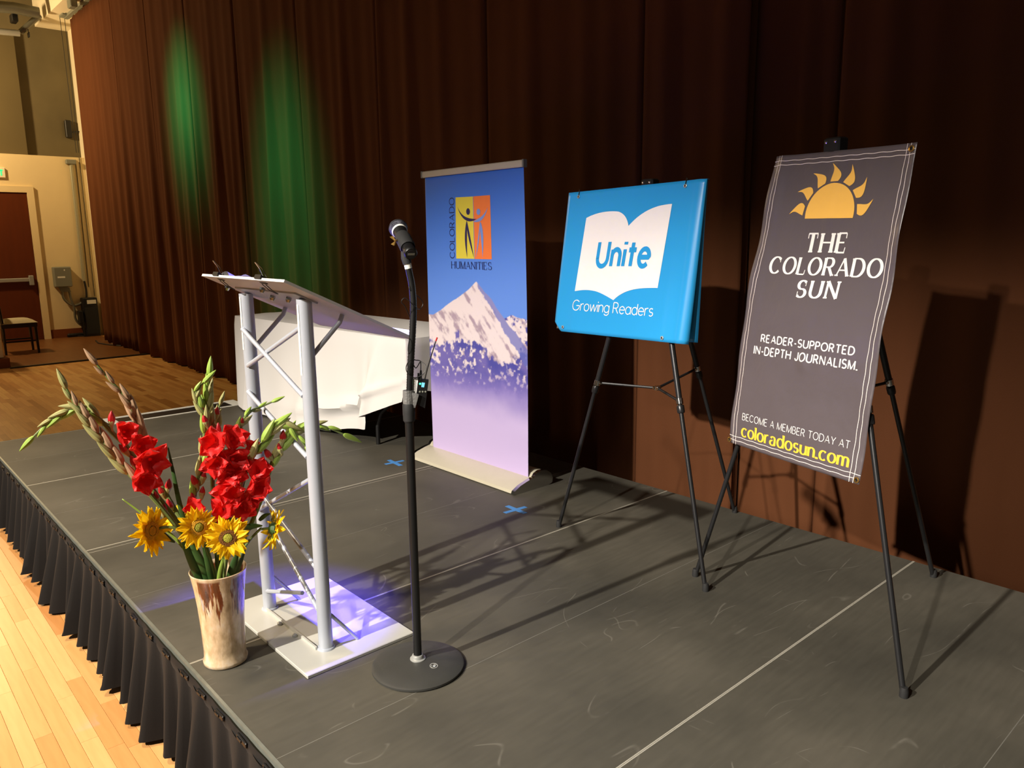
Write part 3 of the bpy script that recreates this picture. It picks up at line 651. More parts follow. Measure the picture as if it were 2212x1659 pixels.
for (xx, yy, nm) in ((.02, .352, 'bolt'), (.13, .352, 'bolt'), (-.2, .30, 'bolt'), (.1, .285, 'bolt')):
    m = MB(); m.lathe([(.009, 0), (.009, .008), (.005, .016)], (xx, yy, zt(yy)-.006), 8, (0, -.3, -1)); m.build(nm, 'chrome', lec)
for pp, x0 in ((P0, -.166), (P1, .217)):
    m = MB(); m.tube([(x0, .372, ST+.955), (x0, .470, ST+1.048), (x0, .480, zt(.480)-.002)], .0075, 10); m.build('top_brace', 'silver_paint', lec, True)
for pt_, tx, z0, z1 in ((post0, -.166, .94, 1.115), (post1, .215, .90, 1.11)):
    m = MB(); th = [math.radians(q) for q in range(236, 290, 8)]
    m.grid(lambda u, v: (tx+.0232*math.cos(th[0]+(th[-1]-th[0])*u), (.345 if tx < 0 else .358)+.0232*math.sin(th[0]+(th[-1]-th[0])*u), ST+z0+(z1-z0)*v), 6, 1); m.build('tape_strip', 'white_tape', pt_, True)
# papers and clips on the lectern top
m = MB(); m.grid(lambda u, v: shelf(-.22+.24*u, .05+.6*v, .0085+.010*(1-v)**2*abs(math.sin(u*6.2))+.012*(1-v)*max(0, math.sin(u*9-1))), 16, 10); o = tag(m.build('paper_sheet', 'paper', None, True, shelf(-.1, .4)), 'curling sheets of paper lying on the slanted lectern top', 'paper')
m = MB(); m.prism([shelf(.04, .12, .0085), shelf(.27, .12, .0085), shelf(.27, .75, .0085), shelf(.04, .75, .0085)], (0, .0003, .0008)); tag(m.build('paper_sheet', 'paper', None, False, shelf(.15, .4)), 'flat sheet of paper on the right half of the lectern top', 'paper')
for xx, lb in ((-.155, 'small black binder clip near the far corner of the lectern top'), (.16, 'black binder clip with raised wire handle on the lectern top edge')):
    cl = thing('binder_clip', shelf(xx, 0, .008), lb, 'binder clip', 'binder clips on the lectern')
    m = MB(); m.prism([shelf(xx-.02, -.012, .004), shelf(xx-.02, .05, -.0025), shelf(xx-.02, .05, .0110), shelf(xx-.02, -.012, .016)], (.04, 0, 0)); m.build('clamp', 'black_plastic', cl)
    m = MB(); m.tube([shelf(xx-.012, .045, .012), shelf(xx-.010, -.01, .035), shelf(xx-.004, -.055, .045), shelf(xx+.004, -.055, .045), shelf(xx+.010, -.01, .035), shelf(xx+.012, .045, .012)], .0013, 6); m.build('wire_handle', 'chrome', cl, True)
    m = MB(); m.tube([shelf(xx-.012, .045, -.004), shelf(xx-.010, .1, -.012), shelf(xx-.004, .15, -.014), shelf(xx+.004, .15, -.014), shelf(xx+.010, .1, -.012), shelf(xx+.012, .045, -.004)], .0013, 6); m.build('wire_handle', 'black_metal', cl, True)
# ================================================================== MICROPHONE STAND
MC = deck((905, 1425)); MC = V3((.500, .520, ST))
ms = thing('microphone_stand', MC, 'black microphone stand with round cast base and gooseneck', 'microphone stand')
m = MB(); m.lathe([(.136, 0), (.141, .004), (.141, .010), (.133, .014), (.09, .021), (.045, .027), (.0, .029)], MC, 56, None, False); bs = m.build('round_base', 'cast_iron', ms, 30)
m = MB(); m.lathe([(.024, .026), (.024, .030), (.018, .032), (.018, .038), (.016, .042), (.0125, .043)], MC, 24); m.build('collar', 'steel', ms, 30)
bd = MC + V3((.062, .015, .0235)); m = MB(); m.lathe([(.0125, 0), (.0125, .002), (.010, .002), (.010, .0010)], bd, 24, (.13, .03, 1), False); em = m.build('base_badge', 'steel', ms, 30)
m = MB(); m.tube([bd+V3((-.006, -.004, .0018)), bd+V3((-.001, -.006, .0018))], .0012, 5); m.tube([bd+V3((-.004, .004, .0018)), bd+V3((.004, .005, .0018)), bd+V3((.006, .0, .0018)), bd+V3((.002, -.003, .0018)), bd+V3((-.004, .004, .0018))], .0012, 5); m.build('badge_emblem', 'steel', em)
mp = lambda px, py, a=0.: facing((px, py), MC, a)
zc = mp(884, 890).z
m = MB(); m.tube([MC+V3((0, 0, .036)), V3((MC.x, MC.y, zc))], .0128, 16); m.build('pole', 'black_metal', ms, 40)
m = MB(); m.lathe([(.0135, -.03), (.017, -.025), (.018, 0), (.018, .022), (.015, .028), (.012, .03)], (MC.x, MC.y, zc), 18); m.build('clutch', 'rubber', ms, 30)
gp = [V3((MC.x, MC.y, zc+.02))] + [mp(*q) for q in ((885, 840), (886.5, 800), (889, 755), (891.5, 710), (893, 670), (892, 640), (889, 612), (884, 588), (881, 574))]
def spline(pts, k=6):
    o = []
    for i in range(len(pts)-1):
        a, b, c, d = pts[max(0, i-1)], pts[i], pts[i+1], pts[min(len(pts)-1, i+2)]
        for j in range(k):
            t = j/k; o.append(.5*((2*b)+(c-a)*t+(2*a-5*b+4*c-d)*t*t+(3*b-a-3*c+d)*t**3))
    o.append(pts[-1]); return o
gs = spline(gp, 14); m = MB(); m.tube(gs, [.0092+.0009*(i % 2) for i in range(len(gs))], 12); m.build('gooseneck', 'black_metal', ms, 60)
m = MB(); m.tube([mp(882.6, 580), mp(880, 569)], .0105, 12); m.build('white_tape_band', 'white_tape', ms, True)
m = MB(); m.tube([mp(880, 570), mp(876, 556), mp(875, 546, .02)], [.0125, .013, .012], 12); m.build('clip_adapter', 'rubber', ms, True)
tail, head = mp(888, 549, -.02), mp(857, 487, .13)
ax_ = (head-tail).normalized(); L_ = (head-tail).length
b0 = tail + ax_*.045; m = MB(); m.lathe([(.0205, -.01), (.0225, 0), (.0225, .05), (.0205, .06), (.0185, .06), (.0185, -.01)], b0, 20, ax_, False); ad = m.build('mic_clip', 'rubber', ms, 40)
m = MB(); m.tube([mp(875, 546, .02), b0+ax_*.02-V3((0, 0, .02))], .009, 10); m.build('clip_joint', 'rubber', ms, True)
wn = mp(853, 521, .03); m = MB(); m.tube([b0+ax_*.05, wn], .003, 6); m.prism([wn, wn+V3((-.006, -.004, .014)), wn+V3((-.014, -.008, .012))], (.002, .002, 0)); m.prism([wn, wn+V3((-.012, -.006, -.008)), wn+V3((-.004, -.002, -.012))], (.002, .002, 0)); m.build('wing_screw', 'brass', ms)
mic = thing('microphone', tail, 'black handheld wireless microphone held in the stand clip', 'microphone')
m = MB(); m.lathe([(.0, 0), (.0165, .0), (.0185, .004), (.0185, .012), (.0168, .016), (.0178, .05), (.0182, L_*.55), (.0195, L_*.7), (.021, L_*.76)], tail, 24, ax_, False); m.build('handle', 'black_plastic', mic, 40)
m = MB(); m.lathe([(.0, -.0006), (.0125, -.0006), (.0125, .0)], tail, 20, ax_, False); ec = m.build('end_cap', 'rubber', mic)
sd = ax_.cross(V3((0, 0, 1))).normalized(); m = MB(); up_ = ax_.cross(sd)
m.prism([tail-ax_*.001+sd*.010+up_*.003, tail-ax_*.001-sd*.010+up_*.003, tail-ax_*.001-sd*.010-up_*.003, tail-ax_*.001+sd*.010-up_*.003], -ax_*.0004); m.build('end_logo', 'box_grey', ec)
m = MB(); m.lathe([(.021, L_*.76), (.0225, L_*.77), (.0225, L_*.80), (.021, L_*.81)], tail, 24, ax_, False); m.build('label_band', 'white_tape', mic, True)
m = MB(); m.lathe([(.021, L_*.80), (.026, L_*.85), (.0272, L_*.885), (.0272, L_*.90), (.0255, L_*.94), (.019, L_*.985), (.009, L_*1.01), (.0, L_*1.015)], tail, 28, ax_, False); m.build('grille', 'mic_grille', mic, True)
m = MB(); m.lathe([(.0278, L_*.882), (.0278, L_*.903)], tail, 28, ax_, False); m.build('grille_ring', 'rubber', mic, True)
# small transmitter taped to the stand
bt = [(903, 820), (926, 822), (918, 882), (898, 872)]
tx = thing('wireless_receiver', mp(905, 876, .03), 'small black wireless pack with a green light taped to the stand', 'wireless pack')
q = [mp(*p, .0) for p in bt]; nrm = (q[1]-q[0]).cross(q[3]-q[0]).normalized()
if nrm.dot(CAM-q[0]) < 0: nrm = -nrm
m = MB(); m.prism(q, -nrm*.022); m.build('body', 'black_plastic', tx)
w4 = [mp(*p, .0) for p in ((892, 819), (903, 820), (899, 853), (890, 850))]; m = MB(); m.prism(w4, -nrm*.02); m.build('paper_label', 'paper', tx)
m = MB(); c_ = mp(907.5, 829, -.001); m.lathe([(.0028, 0), (.0028, .001), (0, .0015)], c_, 10, nrm, False); m.build('status_light', 'led', tx)
m = MB(); m.prism([mp(*p, -.0006) for p in ((911, 826), (918, 827), (916, 837), (910, 836))], -nrm*.0004); m.build('display', 'lcd', tx)
for k in range(3):
    m = MB(); m.lathe([(.0027, 0), (.0027, .0015), (0, .002)], mp(907+6*k, 846, -.0005), 8, nrm, False); m.build('button', 'box_grey', tx)
m = MB(); m.tube([mp(917, 822, .01), mp(925, 790, .01), mp(943, 732, .01)], .0017, 6); m.build('antenna', 'black_metal', tx)
m = MB(); m.tube([mp(941.5, 737, .01), mp(944.5, 729, .01)], .0022, 6); m.build('antenna_tip', 'bud_red', tx)
m = MB(); m.tube([mp(909, 822, .01), mp(909, 800, .01)], [.004, .0028], 8); m.tube([mp(904, 821, .01), mp(904, 806, .01)], [.0035, .003], 8); m.build('plug', 'black_metal', tx)
m = MB(); tp = [mp(*p, -.012) for p in ((876, 846), (898, 849), (905, 852), (897, 881), (876, 880))]; 
m.lathe([(.0155, 0), (.0165, .02), (.0155, .05)], V3((MC.x, MC.y, mp(884, 880).z)), 14); m.prism(tp, V3((ray((890, 860)).normalized()*.006))); m.build('tape_wrap', 'duct_tape', tx)
def loop(pxs, r, label, a=0.):
    m = MB(); pts = spline([mp(p[0], p[1], p[2] if len(p) > 2 else a) for p in pxs], 8); m.tube(pts, r, 6); tag(m.build('microphone_cable', 'cable', None, True, pts[0]), label, 'cable')
loop([(909, 800, .01), (908, 782, .01), (898, 795, .005), (888, 778, -.02), (878, 790, -.015), (880, 805, -.015), (895, 816, -.01), (914, 808, -.005), (920, 792, .0), (908, 780, .01), (898, 778, .012), (893, 776, .012)], .0014, 'thin black cable coiled above the wireless pack')
loop([(893, 776, .014), (882, 760, -.012), (884, 735, -.014), (890, 725, .012), (890, 700, .014), (876, 664, -.02), (867, 652, -.03), (876, 644, -.03), (894, 660, -.02), (906, 668, .02), (914, 655, .03), (903, 640, .02), (884, 624, -.012), (890, 600, .012), (888, 575, .014), (887, 562, .012)], .0011, 'thin wire wound around the gooseneck')
# ================================================================== VASE AND FLOWERS
VC = V3((.052, .100, ST))
def vlathe():
    m = MB(); m.lathe([(.0, .001), (.062, .0), (.0665, .004), (.067, .014), (.0625, .022), (.0625, .05), (.065, .12), (.069, .19), (.075, .25), (.082, .295), (.0845, .305), (.0825, .307), (.0795, .300), (.072, .25), (.064, .19), (.058, .06), (.0, .05)], VC, 56, None, False); return m
tag(vlathe().build('vase', 'vase', None, 50, VC), 'tall cream pottery vase with brown drip glaze', 'vase')
vp = lambda px, py, a=0.: facing((px, py), VC, a)
vT = (V3((CAM.x-VC.x, CAM.y-VC.y, 0))).normalized(); vR = V3((0, 0, 1)).cross(vT).normalized()   # towards the camera / image right
if vR.dot(cR) < 0: vR = -vR
UP = V3((0, 0, 1))
def petal_mesh(name, L_, w, mt, curl, ruffle, seed, tip=.5):
    r = random.Random(seed); m = MB(); ph = r.random()*6
    def fn(u, v):
        wd = w*(math.sin(math.pi*min(1, .12+.88*v)**tip))**.75 if v < 1 else .0
        wd = max(wd, w*.06); x = (u-.5)*wd
        z = curl*v*v*L_ + ruffle*v*math.sin(u*9+ph+v*4) + .25*abs(u-.5)*wd
        return (x, v*L_*(1-.25*abs(curl)*v), z)
    m.grid(fn, 6, 8); return m.mesh(name, mt, (0, 0, 0), True)
GP = [petal_mesh('petal', .050, .050, 'petal_red', c, .006, k, .75) for k, c in enumerate((.25, .0, -.3, -.1))]
SP = [petal_mesh('petal', .048, .0215, 'petal_yellow', c, .0018, 9+k, .62) for k, c in enumerate((.10, -.06, -.24))]
def frame(n, roll=0):
    n = V3(n).normalized(); x = UP.cross(n); x = x.normalized() if x.length > .05 else V3((1, 0, 0)); y = n.cross(x)
    x, y = x*math.cos(roll)+y*math.sin(roll), -x*math.sin(roll)+y*math.cos(roll)
    return Matrix(((x.x, y.x, n.x, 0), (x.y, y.y, n.y, 0), (x.z, y.z, n.z, 0), (0, 0, 0, 1)))
def glad_flower(root, p, n, s=1.0):
    """funnel of six petals, each petal an own piece"""
    M0 = Matrix.Translation(p-wloc(root)) @ frame(n, random.random()*6) @ Matrix.Scale(s, 4)
    m = MB(); m.lathe([(.0015, -.025*s), (.005*s, -.012*s), (.010*s, .004*s)], p, 10, n, False); fl = m.build('flower', 'petal_red', root, True)
    M0 = Matrix.Translation(p-wloc(fl)) @ frame(n, random.random()*6) @ Matrix.Scale(s, 4)
    for k in range(6):
        tilt = math.radians((38 if k % 2 else 58)+random.uniform(-8, 8))
        Mk = M0 @ Matrix.Rotation(k*math.pi/3+random.uniform(-.1, .1), 4, 'Z') @ Matrix.Translation((0, .004, 0)) @ Matrix.Rotation(math.pi/2-tilt, 4, 'X')
        link_mesh('petal', random.choice(GP), fl, Mk)
    return fl
def bud_mesh(name, L_, w, mt):
    m = MB(); prof = [(.25, 0), (.6, .08), (.92, .22), (1, .38), (.82, .6), (.5, .8), (.2, .94), (.0, 1)]
    m.lathe([(r*w, z*L_) for r, z in prof], (0, 0, 0), 8, None, False); return m.mesh(name, mt, (0, 0, 0), True)
BM = {k: bud_mesh('bud', .066, .0094, k) for k in ('bract', 'bract_red', 'lime')}
RB = bud_mesh('red_bud', .036, .0095, 'bud_red')
def put(name, me, parent, p, d, s=1):
    q = V3(d).normalized().to_track_quat('Z', 'Y').to_matrix().to_4x4()
    return link_mesh(name, me, parent, Matrix.Translation(p-wloc(parent)) @ q @ Matrix.Scale(s, 4))
def gladiolus(label, path, kinds, flowers=(), reds=(), nb=9, s0=1.0, from_tip=.55, side0=1):
    """path: pixels and depth from tip to vase"""
    pts = spline([vp(*p) for p in path], 8); root = thing('gladiolus', pts[-1], label, 'flower', 'gladiolus stems in the vase')
    n = len(pts); m = MB(); m.tube(pts, [.0028+.0038*min(1, i/(n*.5)) for i in range(n)], 8); m.build('stem', 'stem_green', root, True)
    cut = int(n*from_tip)
    for k in range(nb):
        i = min(n-2, int((k+.9)/nb*cut)); d = (pts[max(0, i-3)]-pts[min(n-1, i+3)]).normalized(); side = d.cross(vT).normalized()*(side0 if k % 2 else -side0)
        sc = s0*(.62+.5*min(1, k/(nb*.5))); put('bud', BM[kinds[k % len(kinds)]], root, pts[i]-d*.022+side*.002, d+side*.16+vT*random.uniform(-.1, .2), sc)
    put('bud', BM[kinds[0]], root, pts[1], (pts[0]-pts[4]), s0*.9)
    for fx in flowers:
        px, py, a, nx, ny, s = fx; glad_flower(root, vp(px, py, a), vR*nx + UP*ny + vT, s)
    for rx in reds:
        px, py, a, dx, dy = rx; dv = (vR*dx+UP*dy+vT*.2).normalized(); b0_ = vp(px, py, a)-dv*.014; q = min(pts, key=lambda p: (p-(b0_-dv*.03)).length)
        rb = put('red_bud', RB, root, b0_, dv, random.uniform(.85, 1.15))
        m = MB(); m.tube(spline([q, b0_-dv*.012, b0_+dv*.004, b0_+dv*.014], 3), [.003, .0032, .0036, .004, .0055, .007, .0088, .0098, .0095, .0085][:10], 8, False); m.build('calyx', 'bract', root, True)
    return root
gladiolus('gladiolus stem with pinkish buds, tallest one leaning far left', [(208, 786, .05), (238, 822, .05), (271, 857, .05), (288, 890, .05), (304, 925, .05), (312, 960, .05), (345, 1040, .05), (395, 1130, .03), (448, 1234, .0), (460, 1290, 0)], ('bract_red',), (), ((349, 1062, .04, -.3, 1), (364, 1050, .04, .2, 1), (367, 1092, .03, -.2, 1)), 11, 1.0, .6)
gladiolus('gladiolus stem of green and tan buds leaning furthest left', [(143, 838, -.03), (159, 868, -.03), (180, 893, -.03), (200, 924, -.03), (231, 961, -.03), (252, 990, -.03), (282, 1026, -.03), (330, 1075, -.03), (390, 1150, -.02), (440, 1236, -.02), (452, 1290, 0)], ('bract', 'bract_red'), (), ((300, 1010, -.02, .1, 1), (337, 1074, -.02, -.1, 1)), 12, 1.05, .62)
gladiolus('gladiolus with a drooping pale tip and red blooms on the left', [(72, 944, 0), (101, 916, 0), (132, 897, 0), (161, 883, 0), (189, 884, 0), (216, 907, 0), (244, 936, 0), (282, 975, 0), (325, 1050, 0), (385, 1130, 0), (440, 1230, 0), (455, 1290, 0)], ('lime', 'bract'), ((268, 933, -.03, .5, .5, .85), (301, 964, -.035, .7, .3, .95), (324, 992, -.045, .4, .0, 1.15), (309, 1030, -.04, .3, -.1, 1.1)), ((241, 905, -.01, .1, 1), (268, 972, -.01, -.4, .7), (290, 1000, -.01, -.3, 1), (355, 1101, -.01, .1, 1)), 9, .95, .46)
gladiolus('upright gladiolus with a straight green tip in the middle', [(452, 813, .02), (450, 842, .02), (449, 882, .02), (453, 921, .02), (455, 960, .02), (458, 1010, .02), (460, 1060, .02), (465, 1130, .01), (470, 1240, .0), (470, 1290, 0)], ('lime', 'bract'), ((466, 957, -.03, -.3, .3, 1.1), (469, 996, -.035, -.1, -.1, 1.05)), ((471, 928, .0, .1, 1), (438, 889, .01, -.3, .8), (468, 1068, 0, -.1, 1)), 8, 1.1, .42)
gladiolus('gladiolus with a curled tip in the middle, left of the straight one', [(438, 828, 0), (426, 842, 0), (425, 858, 0), (433, 880, 0), (443, 905, 0), (442, 940, 0), (440, 975, 0), (434, 1010, 0), (424, 1045, 0), (421, 1085, 0), (436, 1150, 0), (462, 1240, 0), (466, 1290, 0)], ('lime', 'bract', 'bract'), ((424, 1098, -.03, -.2, .3, .8),), ((440, 1028, -.01, .3, 1), (421, 1041, -.01, -.3, 1), (437, 1062, -.01, .2, 1), (417, 1075, -.01, -.2, 1), (443, 909, -.01, -.2, 1)), 13, .95, .72)
gladiolus('gladiolus with pale violet-lit buds above the central red blooms', [(475, 874, .05), (468, 897, .05), (470, 912, .05), (474, 940, .05), (484, 990, .05), (487, 1050, .04), (484, 1130, .02), (476, 1240, .0), (472, 1290, 0)], ('bract',), ((501, 948, .0, .2, .5, 1.05), (503, 992, -.02, .3, .0, 1.15), (500, 1022, -.03, .1, .1, 1.0), (494, 1056, -.035, .0, -.1, 1.05)), ((468, 892, .04, .2, 1),), 4, .8, .25)
gladiolus('gladiolus leaning right behind the left lectern post', [(588, 868, .16), (563, 879, .16), (540, 890, .12), (523, 912, .08), (513, 932, .06), (505, 965, .05), (503, 1020, .04), (498, 1100, .03), (482, 1240, .0), (475, 1290, 0)], ('lime', 'bract'), ((540, 968, .02, .8, .1, .75),), ((522, 912, .07, .3, 1), (520, 934, .05, .4, .8)), 6, .8, .5)
gladiolus('gladiolus on the right with a drooping lime tip', [(661, 966, -.02), (640, 938, -.02), (621, 918, -.02), (603, 918, -.02), (587, 930, -.02), (565, 960, -.02), (544, 990, -.02), (528, 1030, -.01), (514, 1090, 0), (495, 1170, 0), (484, 1240, .0), (478, 1290, 0)], ('lime', 'lime', 'bract'), ((483, 1100, -.03, -.1, .2, .9), (521, 1092, -.02, .2, -.2, 1.0)), ((526, 1028, -.02, .2, 1),), 9, 1.15, .55)
gladiolus('gladiolus arching furthest right with a long lime tip', [(744, 939, .0), (706, 923, 0), (682, 919, 0), (656, 925, 0), (638, 932, 0), (621, 948, 0), (605, 972, 0), (590, 994, 0), (578, 1032, 0), (560, 1090, 0), (525, 1170, 0), (495, 1240, .0), (484, 1290, 0)], ('lime', 'lime', 'bract'), ((556, 1018, -.02, .2, .5, .95), (555, 1048, -.025, .2, -.1, 1.05), (540, 1075, -.02, .4, -.3, .8)), ((611, 944, -.01, .1, 1), (604, 968, -.01, -.2, 1), (580, 982, -.01, -.4, .8), (577, 1008, -.015, -.1, 1)), 10, 1.15, .6)
def sunflower(label, px, a, nrm, s, discs, path, npet=22):
    c = vp(px[0], px[1], a); n = (vR*nrm[0]+UP*nrm[1]+vT*nrm[2]).normalized()
    pts = spline([c-n*.012, c-n*.035-V3((0, 0, .006))] + [vp(*p) for p in path], 8); root = thing('sunflower', pts[-1], label, 'flower', 'sunflowers in the vase')
    m = MB(); m.tube(pts, .0042, 8); m.build('stem', 'stem_green', root, True)
    m = MB(); m.lathe([(.0, -.014*s), (.012*s, -.010*s), (.018*s, -.002*s)], c, 14, n, False)
    for k in range(10):
        an = k*.628; fr = frame(n); d = (fr @ V3((math.cos(an), math.sin(an), 0))); m.prism([c+d*.014*s+n*-.004, c+d*.034*s+fr @ V3((-math.sin(an)*.005, math.cos(an)*.005, -.004)), c+d*.034*s+fr @ V3((math.sin(an)*.005, -math.cos(an)*.005, -.004))], n*.001)
    m.build('sepals', 'leaf', root)
    M0 = Matrix.Translation(c-wloc(root)) @ frame(n) @ Matrix.Scale(s, 4)
    for k in range(npet):
        an = k*2*math.pi/npet+random.uniform(-.08, .08); lay = k % 3
        link_mesh('petal', SP[lay], root, M0 @ Matrix.Rotation(an, 4, 'Z') @ Matrix.Translation((0, .013, .001*lay)) @ Matrix.Rotation(random.uniform(-.05, .22)+.12*(1-lay), 4, 'X') @ Matrix.Rotation(random.uniform(-.3, .3), 4, 'Y') @ Matrix.Scale(random.uniform(.8, 1.1), 4))
    m = MB(); m.lathe([(.0235*s, 0), (.022*s, .006*s), (.013*s, .0075*s)], c, 20, n, False); m.build('outer_disc', discs[0], root, True)
    m = MB(); m.lathe([(.0115*s, .0070*s), (.007*s, .0088*s), (.0, .0092*s)], c, 16, n, False); m.build('inner_disc', discs[1], root, True)
    return root
sunflower('yellow sunflower on the left seen obliquely', (325, 1147), -.06, (.75, .12, .62), 1.18, ('disc_orange', 'disc_orange'), [(375, 1140, -.04), (420, 1190, -.03), (450, 1240, -.02), (460, 1290, 0)], 33)
sunflower('yellow sunflower in the middle with a greenish centre', (428, 1139), -.085, (.35, .2, .9), 1.08, ('disc_orange', 'disc_green'), [(440, 1180, -.05), (462, 1245, -.03), (466, 1290, 0)], 33)
sunflower('yellow sunflower with a brown centre facing the camera', (492, 1161), -.115, (-.05, .12, 1), 1.12, ('disc_brown', 'disc_green'), [(489, 1195, -.07), (484, 1245, -.05), (480, 1290, -.02)], 34)
sunflower('yellow sunflower seen from the side, right of the vase', (590, 1142), -.01, (.86, -.30, -.12), 1.15, ('disc_orange', 'disc_green'), [(560, 1145, -.01), (530, 1180, -.01), (500, 1245, -.01), (485, 1290, 0)], 30)
sunflower('half hidden yellow sunflower behind the two left ones', (380, 1118), .06, (-.4, .5, .5), .8, ('disc_orange', 'disc_green'), [(410, 1160, .04), (450, 1245, .02), (462, 1290, 0)], 26)
def leaf(label, pxs, w, mt='leaf', wid=vR):
    pts = spline([vp(*p) for p in pxs], 6); n = len(pts); m = MB(); vs = []; fs = []
    for i, p in enumerate(pts):
        t = (pts[min(n-1, i+1)]-pts[max(0, i-1)]).normalized(); s = t.cross(vT).normalized(); k = i/(n-1); ww = w*math.sin(math.pi*(.06+.88*k)**.7)
        vs += [p-s*ww, p+vT*(-.15*ww)-vT*.001, p+s*ww]
        if i: a = (i-1)*3; fs += [(a, a+1, a+4, a+3), (a+1, a+2, a+5, a+4)]
    m.add(vs, fs); o = m.build('leaf', mt, None, True, pts[0]); md = o.modifiers.new('t', 'SOLIDIFY'); md.thickness = .0008; return tag(o, label, 'leaf', 'leaves in the vase')
leaf('long dark blade leaf standing up left of the middle stems', [(452, 1270, -.02), (405, 1150, -.02), (386, 1080, -.02), (372, 1010, -.01), (363, 966, 0)], .007)
leaf('thin leaf tip pointing left above the left sunflower', [(450, 1270, 0), (385, 1170, 0), (310, 1112, 0), (264, 1078, 0)], .004, 'lime')
leaf('broad dark leaf beside the side-on sunflower', [(522, 1148, -.02), (540, 1138, -.03), (567, 1136, -.02)], .011)
leaf('small leaf over the side-on sunflower', [(560, 1125, 0), (572, 1114, -.01), (584, 1110, 0)], .007)
leaf('leaf under the left sunflower', [(345, 1150, -.02), (360, 1162, -.03), (378, 1172, -.02)], .009)
leaf('wide green blade rising from the left of the vase rim', [(446, 1275, -.03), (425, 1235, -.045), (402, 1180, -.05), (392, 1140, -.04)], .013)
leaf('dark blade at the left inside the vase mouth', [(452, 1275, -.05), (440, 1230, -.06), (420, 1190, -.06), (405, 1160, -.05)], .010)
leaf('blade leaf in the middle of the vase mouth', [(462, 1275, -.05), (450, 1225, -.065), (437, 1175, -.06)], .008)
leaf('dark blade right of the middle in the vase mouth', [(490, 1275, -.03), (503, 1225, -.04), (517, 1180, -.03)], .012)
leaf('dark blade at the far right of the vase mouth', [(495, 1275, 0), (515, 1220, 0), (528, 1170, 0), (530, 1140, 0)], .010)
leaf('short pale blade at the front of the vase mouth', [(470, 1275, -.06), (476, 1230, -.065), (488, 1190, -.06)], .006, 'lime')
